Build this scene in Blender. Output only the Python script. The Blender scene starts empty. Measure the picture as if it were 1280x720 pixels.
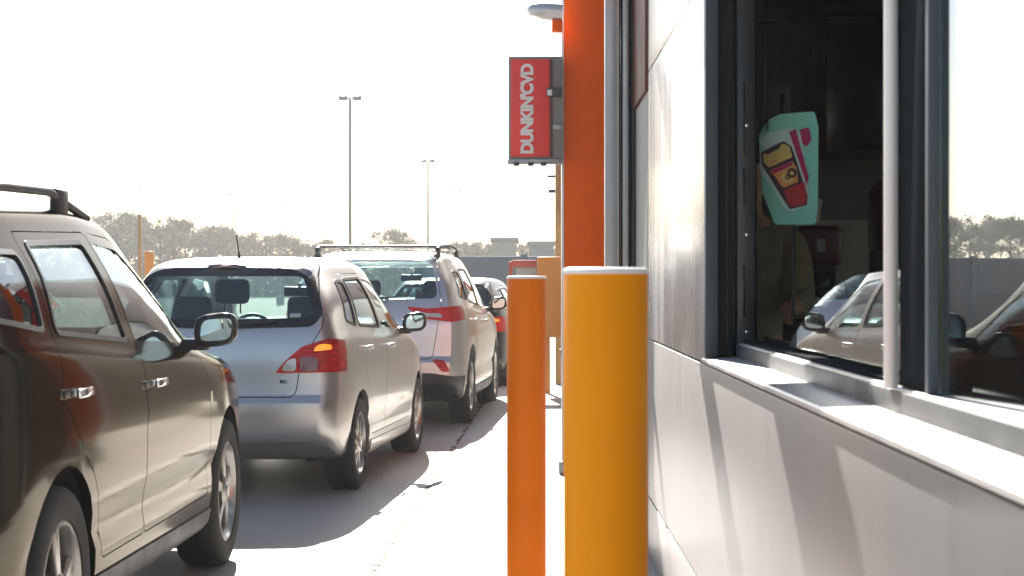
import bpy, bmesh, math, random
import numpy as np
from mathutils import Vector, Matrix
R = math.radians
random.seed(11)
C = bpy.context.scene.collection
SC = bpy.context.scene

# ------------------------------------------------------------------ camera, world, sun, exposure
CAM_Z = 1.36; F = 2213.0; VX, VY = 655.0, 354.0
cd = bpy.data.cameras.new('camera'); cam = bpy.data.objects.new('camera', cd); C.objects.link(cam)
cam.location = (0, 0, CAM_Z)
cam.rotation_euler = (R(90 - 0.155), 0, R(0.388))
cd.lens = 36.0 * F / 1280.0; cd.sensor_width = 36; cd.clip_start = 0.05; cd.clip_end = 2000
cd.dof.use_dof = True; cd.dof.focus_distance = 10.5; cd.dof.aperture_fstop = 8.0
SC.camera = cam
SUN_EL, SUN_AZ = 32.0, -7.0
w = bpy.data.worlds.new('World'); SC.world = w; w.use_nodes = True
nt = w.node_tree; sky = nt.nodes.new('ShaderNodeTexSky'); sky.sky_type = 'NISHITA'
sky.sun_disc = False; sky.sun_elevation = R(SUN_EL); sky.sun_rotation = R(SUN_AZ)
sky.air_density = 1.0; sky.dust_density = 0.9; sky.ozone_density = 1.0
nt.links.new(sky.outputs[0], nt.nodes['Background'].inputs[0])
nt.nodes['Background'].inputs[1].default_value = 0.05
sd = bpy.data.lights.new('sun', 'SUN'); sd.energy = 5.0; sd.angle = R(0.5); sd.color = (1, .96, .90)
so = bpy.data.objects.new('sun', sd); C.objects.link(so)
a, e = R(SUN_AZ), R(SUN_EL)
dv = -Vector((math.sin(a) * math.cos(e), math.cos(a) * math.cos(e), math.sin(e)))
so.rotation_euler = dv.to_track_quat('-Z', 'Y').to_euler(); so.location = (0, 0, 30)
SC.view_settings.view_transform = 'Standard'; SC.view_settings.look = 'None'
SC.view_settings.exposure = 1.9; SC.view_settings.gamma = 1.0; SC.view_settings.use_curve_mapping = False
SC.cycles.transparent_max_bounces = 32; SC.cycles.max_bounces = 10; SC.cycles.glossy_bounces = 6
SC.cycles.sample_clamp_indirect = 6.0

def P(x, y, Y):
    """a point of the photograph at depth Y, in metres"""
    return Vector(((x - VX) / F * Y, Y, CAM_Z - (y - VY) / F * Y))

# ------------------------------------------------------------------ materials
def new_mat(name):
    m = bpy.data.materials.new(name); m.use_nodes = True
    return m, m.node_tree, m.node_tree.nodes['Principled BSDF']
def setp(b, **k):
    for n, v in k.items():
        b.inputs[n.replace('_', ' ')].default_value = v
def mat(name, col, rough=.5, metal=0.0, var=.12, scale=6.0, bump=0.0, bscale=60.0, coat=0.0, emis=None, es=0.0, stretch=None, rvar=.08, spec=.5):
    m, t, b = new_mat(name)
    b.inputs['Roughness'].default_value = rough; b.inputs['Metallic'].default_value = metal
    b.inputs['Coat Weight'].default_value = coat; b.inputs['Coat Roughness'].default_value = .04
    b.inputs['Specular IOR Level'].default_value = spec
    tc = t.nodes.new('ShaderNodeTexCoord'); mp = t.nodes.new('ShaderNodeMapping')
    t.links.new(tc.outputs['Object'], mp.inputs[0])
    if stretch: mp.inputs['Scale'].default_value = stretch
    n = t.nodes.new('ShaderNodeTexNoise'); n.inputs['Scale'].default_value = scale; n.inputs['Detail'].default_value = 6
    t.links.new(mp.outputs[0], n.inputs['Vector'])
    r = t.nodes.new('ShaderNodeMapRange'); r.inputs[1].default_value = .3; r.inputs[2].default_value = .7
    r.inputs[3].default_value = 1 - var; r.inputs[4].default_value = 1 + var
    t.links.new(n.outputs[0], r.inputs[0])
    mx = t.nodes.new('ShaderNodeVectorMath'); mx.operation = 'SCALE'; mx.inputs[0].default_value = col[:3]
    t.links.new(r.outputs[0], mx.inputs['Scale']); t.links.new(mx.outputs[0], b.inputs['Base Color'])
    r2 = t.nodes.new('ShaderNodeMapRange'); r2.inputs[1].default_value = .3; r2.inputs[2].default_value = .7
    r2.inputs[3].default_value = max(0, rough - rvar); r2.inputs[4].default_value = min(1, rough + rvar)
    t.links.new(n.outputs[0], r2.inputs[0]); t.links.new(r2.outputs[0], b.inputs['Roughness'])
    if bump > 0:
        n2 = t.nodes.new('ShaderNodeTexNoise'); n2.inputs['Scale'].default_value = bscale; n2.inputs['Detail'].default_value = 4
        t.links.new(mp.outputs[0], n2.inputs['Vector'])
        bp = t.nodes.new('ShaderNodeBump'); bp.inputs['Strength'].default_value = bump; bp.inputs['Distance'].default_value = .01
        t.links.new(n2.outputs[0], bp.inputs['Height']); t.links.new(bp.outputs[0], b.inputs['Normal'])
    if emis:
        b.inputs['Emission Color'].default_value = (*emis, 1); b.inputs['Emission Strength'].default_value = es
    return m
def glass_mat(name, tint=(.7, .78, .76), f0=.05, rough=0.0):
    m = bpy.data.materials.new(name); m.use_nodes = True; t = m.node_tree
    for n in list(t.nodes): t.nodes.remove(n)
    out = t.nodes.new('ShaderNodeOutputMaterial'); mix = t.nodes.new('ShaderNodeMixShader')
    tr = t.nodes.new('ShaderNodeBsdfTransparent'); tr.inputs[0].default_value = (*[c ** .5 for c in tint], 1)
    gl = t.nodes.new('ShaderNodeBsdfGlossy'); gl.inputs['Roughness'].default_value = rough; gl.inputs[0].default_value = (.97, .99, 1, 1)
    g = t.nodes.new('ShaderNodeNewGeometry'); d = t.nodes.new('ShaderNodeVectorMath'); d.operation = 'DOT_PRODUCT'
    t.links.new(g.outputs['Normal'], d.inputs[0]); t.links.new(g.outputs['Incoming'], d.inputs[1])
    def mth(op, a, b=None):
        n = t.nodes.new('ShaderNodeMath'); n.operation = op
        for i, v in enumerate((a, b)):
            if v is None: continue
            if isinstance(v, (int, float)): n.inputs[i].default_value = v
            else: t.links.new(v, n.inputs[i])
        return n.outputs[0]
    c = mth('ABSOLUTE', d.outputs['Value'])
    p = mth('POWER', mth('SUBTRACT', 1.0, c), 5.0)
    f = mth('ADD', mth('MULTIPLY', p, 1 - f0), f0)
    t.links.new(f, mix.inputs[0]); t.links.new(tr.outputs[0], mix.inputs[1]); t.links.new(gl.outputs[0], mix.inputs[2])
    t.links.new(mix.outputs[0], out.inputs[0])
    return m

def paint(name, col, rough=.3, metal=.85, dust=.25, tint=(1, 1, 1), coat=.5):
    """metallic car paint with fine flake and a film of road dust"""
    m, t, b = new_mat(name)
    b.inputs['Metallic'].default_value = metal; b.inputs['Coat Weight'].default_value = coat; b.inputs['Coat Roughness'].default_value = .05; b.inputs['Specular Tint'].default_value = (*tint, 1)
    tc = t.nodes.new('ShaderNodeTexCoord')
    n = t.nodes.new('ShaderNodeTexNoise'); n.inputs['Scale'].default_value = 3.0; n.inputs['Detail'].default_value = 8
    t.links.new(tc.outputs['Object'], n.inputs['Vector'])
    sx = t.nodes.new('ShaderNodeSeparateXYZ'); t.links.new(tc.outputs['Object'], sx.inputs[0])
    h = t.nodes.new('ShaderNodeMapRange'); h.inputs[1].default_value = .25; h.inputs[2].default_value = .75; h.inputs[3].default_value = 1; h.inputs[4].default_value = .1
    t.links.new(sx.outputs[2], h.inputs[0])
    mu = t.nodes.new('ShaderNodeMath'); mu.operation = 'MULTIPLY'; t.links.new(h.outputs[0], mu.inputs[0]); t.links.new(n.outputs[0], mu.inputs[1])
    m2 = t.nodes.new('ShaderNodeMath'); m2.operation = 'MULTIPLY'; m2.inputs[1].default_value = dust; t.links.new(mu.outputs[0], m2.inputs[0])
    mx = t.nodes.new('ShaderNodeMix'); mx.data_type = 'RGBA'
    mx.inputs['A'].default_value = (*col, 1); mx.inputs['B'].default_value = (.22, .18, .14, 1)
    t.links.new(m2.outputs[0], mx.inputs['Factor']); t.links.new(mx.outputs['Result'], b.inputs['Base Color'])
    ra = t.nodes.new('ShaderNodeMapRange'); ra.inputs[3].default_value = rough; ra.inputs[4].default_value = rough + .35
    t.links.new(m2.outputs[0], ra.inputs[0]); t.links.new(ra.outputs[0], b.inputs['Roughness'])
    return m

M = {}
M['black_plastic'] = mat('black_plastic', (.018, .018, .02), .5)
M['gloss_black'] = mat('gloss_black', (.01, .01, .012), .15)
M['rubber'] = mat('rubber', (.02, .02, .02), .8, bump=.2)
M['alloy'] = mat('alloy', (.42, .41, .39), .3, .9)
M['dark_metal'] = mat('dark_metal', (.06, .06, .06), .45, .6)
M['cabin'] = mat('cabin', (.025, .026, .03), .8)
M['seat_fabric'] = mat('seat_fabric', (.035, .038, .045), .9, bump=.2)
M['chrome'] = mat('chrome', (.75, .75, .75), .12, 1.0)
M['mirror_glass'] = mat('mirror_glass', (.85, .87, .88), .02, 1.0, var=.01, rvar=0)
M['red_lens'] = mat('red_lens', (.50, .005, .006), .22, coat=.15, spec=.3, var=.45, scale=14, stretch=(1, 1, 6), bump=.25, bscale=50)
M['dark_red_lens'] = mat('dark_red_lens', (.16, .006, .006), .15, coat=1)
M['glint_glow'] = mat('glint_glow', (.9, .25, .02), .2, emis=(1, .28, .02), es=.30, var=.3, scale=40)  # emission puts a sun glint on the tail light lens
M['clear_lens'] = mat('clear_lens', (.55, .50, .46), .15, .3, coat=1)
M['car_glass'] = glass_mat('car_glass', (.30, .40, .40), .06)
M['windshield_glass'] = glass_mat('windshield_glass', (.85, .95, .93), .05)
M['rear_glass'] = glass_mat('rear_glass', (.62, .80, .82), .06)
M['bronze'] = paint('bronze_paint', (.022, .020, .017), .12, .95, .05, (.64, .59, .52), .28)
M['silver'] = paint('silver_beige_paint', (.60, .59, .57), .32, .78, .10, (1, .98, .95), .35)
M['silver2'] = paint('silver_grey_paint', (.60, .59, .58), .32, .78, .10, (1, .99, .97), .35)
M['black_paint'] = paint('black_paint', (.006, .006, .007), .3, 0, .04, (1, 1, 1), .1)

# ------------------------------------------------------------------ mesh helpers
def tag(o, label=None, cat=None, group=None, kind=None):
    if label: o['label'] = label
    if cat: o['category'] = cat
    if group: o['group'] = group
    if kind: o['kind'] = kind
    return o
def smooth_by_angle(me, ang=35):
    me.polygons.foreach_set('use_smooth', [True] * len(me.polygons))
    me.set_sharp_from_angle(angle=R(ang))
def link(name, me, m=None, parent=None, smooth=None):
    if isinstance(me, bmesh.types.BMesh):
        b = me; me = bpy.data.meshes.new(name); b.to_mesh(me); b.free()
    o = bpy.data.objects.new(name, me); C.objects.link(o)
    if m is not None:
        ms = m if isinstance(m, (list, tuple)) else [m]
        me.materials.clear()
        for q in ms: me.materials.append(q)
    if smooth: smooth_by_angle(me, smooth)
    if parent: o.parent = parent
    return o
def empty(name, loc=(0, 0, 0), rz=0.0):
    o = bpy.data.objects.new(name, None); C.objects.link(o); o.location = loc; o.rotation_euler = (0, 0, rz)
    o.empty_display_size = .1
    return o
def bbox(bm, x0, x1, y0, y1, z0, z1, bev=0.0, mtx=None, mi=0, seg=2):
    r = bmesh.ops.create_cube(bm, size=1.0); vs = r['verts']
    for v in vs:
        v.co = Vector(((x0 + x1) / 2 + v.co.x * (x1 - x0), (y0 + y1) / 2 + v.co.y * (y1 - y0), (z0 + z1) / 2 + v.co.z * (z1 - z0)))
    fs = set(f for v in vs for f in v.link_faces)
    for f in fs: f.material_index = mi
    if bev > 0:
        es = list(set(e_ for v in vs for e_ in v.link_edges))
        rr = bmesh.ops.bevel(bm, geom=es, offset=bev, segments=seg, affect='EDGES', profile=.5)
        vs = list(set(v for f in rr['faces'] for v in f.verts) | set(v for v in vs if v.is_valid))
        for f in rr['faces']: f.material_index = mi
    if mtx is not None: bmesh.ops.transform(bm, matrix=mtx, verts=[v for v in vs if v.is_valid])
    return vs
def box(name, x0, x1, y0, y1, z0, z1, m, parent=None, bev=.003, mtx=None):
    bm = bmesh.new(); bbox(bm, x0, x1, y0, y1, z0, z1, bev, mtx)
    return link(name, bm, m, parent, 40)
def tube(bm, pts, r, n=10, caps=True, mi=0):
    rings = []; N = len(pts); pts = [Vector(p) for p in pts]; up = Vector((0, 0, 1))
    for i, p in enumerate(pts):
        d = (pts[min(i + 1, N - 1)] - pts[max(i - 1, 0)]).normalized()
        u = d.cross(up)
        if u.length < 1e-3: u = d.cross(Vector((1, 0, 0)))
        u.normalize(); v = u.cross(d)
        ri = r[i] if isinstance(r, (list, tuple)) else r
        rings.append([bm.verts.new(p + (u * math.cos(t) + v * math.sin(t)) * ri) for t in [2 * math.pi * k / n for k in range(n)]])
    for i in range(N - 1):
        for k in range(n):
            bm.faces.new((rings[i][k], rings[i][(k + 1) % n], rings[i + 1][(k + 1) % n], rings[i + 1][k])).material_index = mi
    if caps:
        bm.faces.new(rings[0][::-1]).material_index = mi; bm.faces.new(rings[-1]).material_index = mi
def lathe(bm, prof, n=32, axis='z', c=(0, 0, 0), mi=0, close=True):
    """prof: (radius, height) list; closed loop if close"""
    rings = []
    for r, h in prof:
        ring = []
        for k in range(n):
            t = 2 * math.pi * k / n; x, y = r * math.cos(t), r * math.sin(t)
            p = (x, y, h) if axis == 'z' else (h, x, y)
            ring.append(bm.verts.new(Vector(p) + Vector(c)))
        rings.append(ring)
    K = len(rings)
    for i in range(K if close else K - 1):
        A, B = rings[i], rings[(i + 1) % K]
        for k in range(n):
            bm.faces.new((A[k], A[(k + 1) % n], B[(k + 1) % n], B[k])).material_index = mi
    if not close:
        for rg, rv in ((rings[0], True), (rings[-1], False)):
            if prof[0 if rv else -1][0] > 1e-4: bm.faces.new(rg[::-1] if rv else rg).material_index = mi
    bmesh.ops.remove_doubles(bm, verts=[v for rg in rings for v in rg], dist=1e-5)
    bmesh.ops.recalc_face_normals(bm, faces=bm.faces[:])
def prism(bm, poly, axis, a0, a1, mi=0):
    """2D polygon extruded; axis x: poly=(y,z); axis y: poly=(x,z); axis z: poly=(x,y)"""
    def q(p, a):
        return {'x': (a, p[0], p[1]), 'y': (p[0], a, p[1]), 'z': (p[0], p[1], a)}[axis]
    A = [bm.verts.new(q(p, a0)) for p in poly]; B = [bm.verts.new(q(p, a1)) for p in poly]; n = len(poly)
    fs = [bm.faces.new(A[::-1]), bm.faces.new(B)]
    for i in range(n): fs.append(bm.faces.new((A[i], A[(i + 1) % n], B[(i + 1) % n], B[i])))
    for f in fs: f.material_index = mi
    bmesh.ops.recalc_face_normals(bm, faces=fs)
    return fs
def roundpoly(poly, r=.05, n=5):
    out = []; N = len(poly)
    for i in range(N):
        p0, p1, p2 = Vector(poly[i - 1]), Vector(poly[i]), Vector(poly[(i + 1) % N])
        a, b = p0 - p1, p2 - p1
        k = min(r, a.length * .42, b.length * .42); s = p1 + a.normalized() * k; t = p1 + b.normalized() * k
        for j in range(n + 1):
            u = j / n; out.append(tuple(s * (1 - u) ** 2 + p1 * 2 * u * (1 - u) + t * u * u))
    return out
def offpoly(poly, d):
    """offset a simple polygon outwards by d"""
    N = len(poly); ar = sum(poly[i][0] * poly[(i + 1) % N][1] - poly[(i + 1) % N][0] * poly[i][1] for i in range(N))
    s = 1 if ar > 0 else -1; out = []
    for i in range(N):
        p0, p1, p2 = Vector(poly[i - 1]), Vector(poly[i]), Vector(poly[(i + 1) % N])
        e1, e2 = (p1 - p0).normalized(), (p2 - p1).normalized()
        n1, n2 = Vector((e1.y, -e1.x)) * s, Vector((e2.y, -e2.x)) * s
        nn = (n1 + n2); nn = nn.normalized() if nn.length > 1e-6 else n1
        out.append(tuple(p1 + nn * (d / max(.5, nn.dot(n1)))))
    return out
def boolean(A, B, op):
    """A, B: mesh datablocks; returns a new mesh"""
    oa = bpy.data.objects.new('tmp_a', A); ob = bpy.data.objects.new('tmp_b', B); C.objects.link(oa); C.objects.link(ob)
    md = oa.modifiers.new('b', 'BOOLEAN'); md.operation = op; md.object = ob; md.solver = 'EXACT'
    dg = bpy.context.evaluated_depsgraph_get(); dg.update()
    me = bpy.data.meshes.new_from_object(oa.evaluated_get(dg))
    bpy.data.objects.remove(oa); bpy.data.objects.remove(ob)
    return me
def mesh_of(bm):
    me = bpy.data.meshes.new('tmp'); bm.to_mesh(me); bm.free(); return me
def split_side(me, sgn):
    """the half of the mesh (whole islands) whose centre lies on one side of x=0"""
    bm = bmesh.new(); bm.from_mesh(me); seen = set(); kill = []
    for v in bm.verts:
        if v in seen: continue
        st = [v]; isl = []; seen.add(v)
        while st:
            q = st.pop(); isl.append(q)
            for e_ in q.link_edges:
                o_ = e_.other_vert(q)
                if o_ not in seen: seen.add(o_); st.append(o_)
        if sum(q.co.x for q in isl) * sgn < 0: kill += isl
    bmesh.ops.delete(bm, geom=kill, context='VERTS')
    return bm

def main_islands(me):
    """drop the slivers a boolean leaves behind"""
    bm = bmesh.new(); bm.from_mesh(me); seen = set(); isl = []
    for v in bm.verts:
        if v in seen: continue
        st = [v]; cur_ = []; seen.add(v)
        while st:
            q = st.pop(); cur_.append(q)
            for e_ in q.link_edges:
                o_ = e_.other_vert(q)
                if o_ not in seen: seen.add(o_); st.append(o_)
        isl.append(cur_)
    mx = max((len(i) for i in isl), default=0)
    bmesh.ops.delete(bm, geom=[v for i in isl if len(i) < .25 * mx for v in i], context='VERTS')
    return bm
# ------------------------------------------------------------------ car body
def catmull(xs, ys, q):
    xs = np.array(xs, float); ys = np.array(ys, float); q = np.clip(q, xs[0], xs[-1])
    m = np.gradient(ys, xs)
    for i in range(1, len(xs) - 1):                 # limit overshoot
        a_ = (ys[i] - ys[i - 1]) / (xs[i] - xs[i - 1]); b_ = (ys[i + 1] - ys[i]) / (xs[i + 1] - xs[i])
        m[i] = 0 if a_ * b_ <= 0 else 2 * a_ * b_ / (a_ + b_)
    k = np.clip(np.searchsorted(xs, q) - 1, 0, len(xs) - 2); h = xs[k + 1] - xs[k]; t = (q - xs[k]) / h
    return (2*t**3-3*t**2+1)*ys[k] + (t**3-2*t**2+t)*h*m[k] + (-2*t**3+3*t**2)*ys[k+1] + (t**3-t**2)*h*m[k+1]
def cur(pts, q): return float(catmull([p[0] for p in pts], [p[1] for p in pts], np.array([q]))[0])

def body_grid(S):
    """closed base surface of a car; returns verts, quads"""
    L = S['L']
    ys = list(np.concatenate([np.array([0, .02, .05, .09, .14, .2]), np.linspace(.27, L - .25, int((L - .5) / .055)), np.array([L - .18, L - .12, L - .07, L - .03, L])]))
    rows = []
    for y in ys:
        W = cur(S['w'], y); zb = cur(S['zb'], y); zs = cur(S['zs'], y); zt = cur(S['zt'], y); wr = cur(S['wr'], y)
        h = zs - zb; g = max(.012, zt - zs); k = min(1, g / .4); wb = .955 * W
        ef = max(0, 1 - y / .5, 1 - (L - y) / .5)
        ctl = [(0, zb), (.7 * W, zb), (.93 * W, zb + .012), (.972 * W, zb + .11 * h), (.99 * W, zb + .30 * h), (W, zb + .52 * h), (.998 * W, zb + .72 * h),
               (.985 * W, zs - .07 * min(1, h / .5)), (wb, zs), (wb * .55 + wr * .45 + .02 * k, zs + .42 * g), (wr + .012 * k, zt - .09 * k - .3 * g * (1 - k)),
               (wr * .955, zt - .045 * k - .15 * g * (1 - k) - .014 * ef), (wr * .80, zt - .016 * k - .05 * g * (1 - k) - .014 * ef), (wr * .45, zt - .004 - .010 * ef), (0, zt)]
        nseg = [1, 1, 2, 3, 3, 3, 3, 3, 4, 4, 3, 2, 2, 2]
        ts = np.arange(len(ctl)); q = []
        for i, n_ in enumerate(nseg): q += [i + j / n_ for j in range(n_)]
        q.append(len(ctl) - 1)
        # Catmull-Rom through the control points
        pts = []
        for u in q:
            i = min(int(u), len(ctl) - 2); t = u - i
            p0 = np.array(ctl[max(i - 1, 0)]); p1 = np.array(ctl[i]); p2 = np.array(ctl[i + 1]); p3 = np.array(ctl[min(i + 2, len(ctl) - 1)])
            d1 = np.linalg.norm(p2 - p1); m1 = (p2 - p0) / max(1e-6, np.linalg.norm(p2 - p0)) * d1; m2 = (p3 - p1) / max(1e-6, np.linalg.norm(p3 - p1)) * d1
            if i == 0: m1 = p2 - p1
            p = (2*t**3-3*t**2+1)*p1 + (t**3-2*t**2+t)*m1 + (-2*t**3+3*t**2)*p2 + (t**3-t**2)*m2
            # door scallop: a light crease low on the side
            pts.append(p)
        rows.append(pts)
    off = S['off']; fr = S['foff']
    def rear(z, y): return cur(off, z) * max(0, 1 - y / 1.1) ** 2
    def front(z, y): return cur(fr, z) * max(0, 1 - (L - y) / .8) ** 2
    def warp(x, y, z): return (x, y + rear(z, y) - front(z, y), z)
    bm = bmesh.new(); G = []
    crease = S.get('crease', [])
    for pts, y in zip(rows, ys):
        row = []
        for p in pts:
            x, z = float(p[0]), float(p[1])
            for (cz, wd, amt) in crease:
                fade = min(1, max(0, (y - .5) / .4)) * min(1, max(0, (L - .9 - y) / .4))
                x += amt * math.exp(-((z - cz) / wd) ** 2) * fade * (1 if x > .5 else 0)
            row.append((x, z))
        G.append(row)
    n = len(G[0]); V = {}
    for i, y in enumerate(ys):
        for s in (1, -1):
            for j in range(n):
                x, z = G[i][j]
                if s == -1 and (j == 0 or j == n - 1): V[i, -1, j] = V[i, 1, j]; continue
                if j in (0, n - 1): x = 0.0
                V[i, s, j] = bm.verts.new(warp(x * s, y, z))
    for i in range(len(ys) - 1):
        for s in (1, -1):
            for j in range(n - 1):
                q = [V[i, s, j], V[i + 1, s, j], V[i + 1, s, j + 1], V[i, s, j + 1]]
                bm.faces.new(q if s == 1 else q[::-1])
    for i, bul, sg in ((0, S['rbul'], -1), (len(ys) - 1, S['fbul'], 1)):
        fr_ = [1, .96, .9, .8, .65, .45, .22, 0]; prev = {1: [V[i, 1, j] for j in range(n)], -1: [V[i, -1, j] for j in range(n)]}
        for f_ in fr_[1:]:
            newr = {1: [], -1: []}
            for s in (1, -1):
                for j in range(n):
                    if j in (0, n - 1): newr[s].append(prev[s][j]); continue
                    if f_ == 0 and s == -1: newr[s].append(newr[1][j]); continue
                    x, z = G[i][j]
                    newr[s].append(bm.verts.new(warp(x * f_ * s, ys[i] + sg * bul * (1 - f_ * f_), z)))
            for s in (1, -1):
                for j in range(n - 1):
                    q = []
                    for v in (prev[s][j], prev[s][j + 1], newr[s][j + 1], newr[s][j]):
                        if v not in q: q.append(v)
                    if len(q) > 2:
                        flip = (s == 1) != (sg == -1)
                        try: bm.faces.new(q[::-1] if flip else q)
                        except ValueError: pass
            prev = newr
    bmesh.ops.remove_doubles(bm, verts=bm.verts[:], dist=2e-5)
    bmesh.ops.recalc_face_normals(bm, faces=bm.faces[:])
    if bm.calc_volume(signed=True) < 0: bmesh.ops.reverse_faces(bm, faces=bm.faces[:])
    bm.normal_update()
    return bm
def shell(base, d_out, d_in, mi_in=1):
    """hollow solid between base+d_out and base-d_in"""
    bm = bmesh.new(); vs = [(v.co.copy(), v.normal.copy()) for v in base.verts]; base.verts.index_update()
    fs = [[v.index for v in f.verts] for f in base.faces]
    for d, inner in ((d_out, False), (-d_in, True)):
        ymx = max(c.y for c, n in vs)
        def thin(c):
            k = min(1.0, max(0.0, min((c.y - .38) / .3, (ymx - .75 - c.y) / .3)))
            return d if (not inner or abs(d) < .02) else -(.003 + (abs(d) - .003) * k)
        nv = [bm.verts.new(c + n * thin(c)) for c, n in vs]
        for f in fs:
            try:
                ff = bm.faces.new([nv[k] for k in (f[::-1] if inner else f)]); ff.smooth = True
                ff.material_index = mi_in if inner else 0
            except ValueError: pass
    return mesh_of(bm)
def polys_mesh(lst):
    bm = bmesh.new()
    for poly, ax, a0, a1 in lst: prism(bm, poly, ax, a0, a1)
    return mesh_of(bm)

def wheel(parent, x, y, r, wdt, spokes, sgn):
    """tyre (part) with rim and brake disc (sub-parts); sgn = +1 outer face towards +x"""
    bm = bmesh.new(); h = wdt / 2; ri = r * .66
    prof = [(ri, -h * .8), (ri + .01, -h * .95), (r * .85, -h * 1.02), (r * .95, -h * .93), (r * .99, -h * .75), (r, -h * .4)]
    for k in (-.2, 0.0, .2): prof += [(r, h * (k - .07)), (r - .008, h * (k - .05)), (r - .008, h * (k + .05)), (r, h * (k + .07))]
    prof += [(r, h * .4), (r * .99, h * .75), (r * .95, h * .93), (r * .85, h * 1.02), (ri + .01, h * .95), (ri, h * .8)]
    lathe(bm, prof, 44, 'x'); t = link('wheel', bm, M['rubber'], parent, 40); t.location = (x, y, r)
    bm = bmesh.new(); s = sgn
    lathe(bm, [(ri + .004, -s * h * .8), (ri + .006, s * h * .9), (ri - .008, s * h * .93), (ri - .02, s * h * .8), (ri - .03, s * h * .3), (ri - .03, -s * h * .8)], 44, 'x')
    for k in range(spokes):
        for dd in ((-.14, .14) if spokes < 7 else (0,)):
            a_ = 2 * math.pi * k / spokes
            m_ = Matrix.Rotation(a_, 4, 'X') @ Matrix.Rotation(dd * .6, 4, 'X')
            vs = bbox(bm, s * h * .62, s * h * .84, -.011, .011, .05, ri - .012, .004)
            for v in vs:
                if v.co.z > ri * .6: v.co.x -= s * .012; v.co.y *= 1.25
                else: v.co.x += s * .0; v.co.y *= 1.35
            bmesh.ops.transform(bm, matrix=m_, verts=vs)
    lathe(bm, [(0, s * h * .5), (.075, s * h * .5), (.078, s * h * .8), (.06, s * h * .88), (.03, s * h * .9), (.028, s * h * .97), (0, s * h * .97)], 20, 'x', close=False)
    rim = link('rim', bm, M['alloy'], t, 35)
    bm = bmesh.new(); lathe(bm, [(0, -.012), (ri * .82, -.012), (ri * .82, .012), (0, .012)], 32, 'x', close=False)
    link('brake_disc', bm, M['dark_metal'], t, 35)

def seats(parent, S):
    yb, zf = S['seat_y'], .32
    for y, xs in ((yb[0], (-.36, .36)), (yb[1], (-.40, 0, .40))):
        for x in xs:
            hw = .25 if len(xs) == 2 else .2
            bm = bmesh.new()
            bbox(bm, x - hw, x + hw, y, y + .5, zf + .08, zf + .26, .05)
            bbox(bm, x - hw, x + hw, -.06, .06, 0, .62 if len(xs) == 2 else .55, .05, Matrix.Translation((0, y, zf + .18)) @ Matrix.Rotation(R(14), 4, 'X'))
            s = link('seat', bm, M['seat_fabric'], parent, 50)
            if len(xs) == 2 or x:
                bm = bmesh.new(); zz = zf + (.92 if len(xs) == 2 else .80)
                bbox(bm, x - .13, x + .13, y - .26, y - .16, zz - .03, zz + .15, .04)
                tube(bm, [(x - .06, y - .2, zz - .1), (x - .06, y - .2, zz)], .006, 6); tube(bm, [(x + .06, y - .2, zz - .1), (x + .06, y - .2, zz)], .006, 6)
                link('headrest', bm, M['seat_fabric'], s, 50)
    bm = bmesh.new(); yd = S['dash_y']
    bbox(bm, -.66, .66, yd, yd + .45, .55, S['dash_z'], .06)
    d = link('dashboard', bm, M['cabin'], parent, 50)
    bm = bmesh.new(); pts = [(-.36 + .18 * math.cos(t), yd - .14 + .06 * math.sin(t), S['dash_z'] - .02 + .17 * math.sin(t)) for t in np.linspace(0, 2 * math.pi, 25)]
    tube(bm, pts, .014, 8, False); link('steering_wheel', bm, M['black_plastic'], d, 60)
    bm = bmesh.new(); bbox(bm, -.12, .12, yd - .06, yd - .03, S['mir_z'] - .04, S['mir_z'] + .035, .012); bbox(bm, -.01, .01, yd - .04, yd + .05, S['mir_z'], S['mir_z'] + .06, .003)
    link('interior_mirror', bm, M['black_plastic'], parent, 40)

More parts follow.
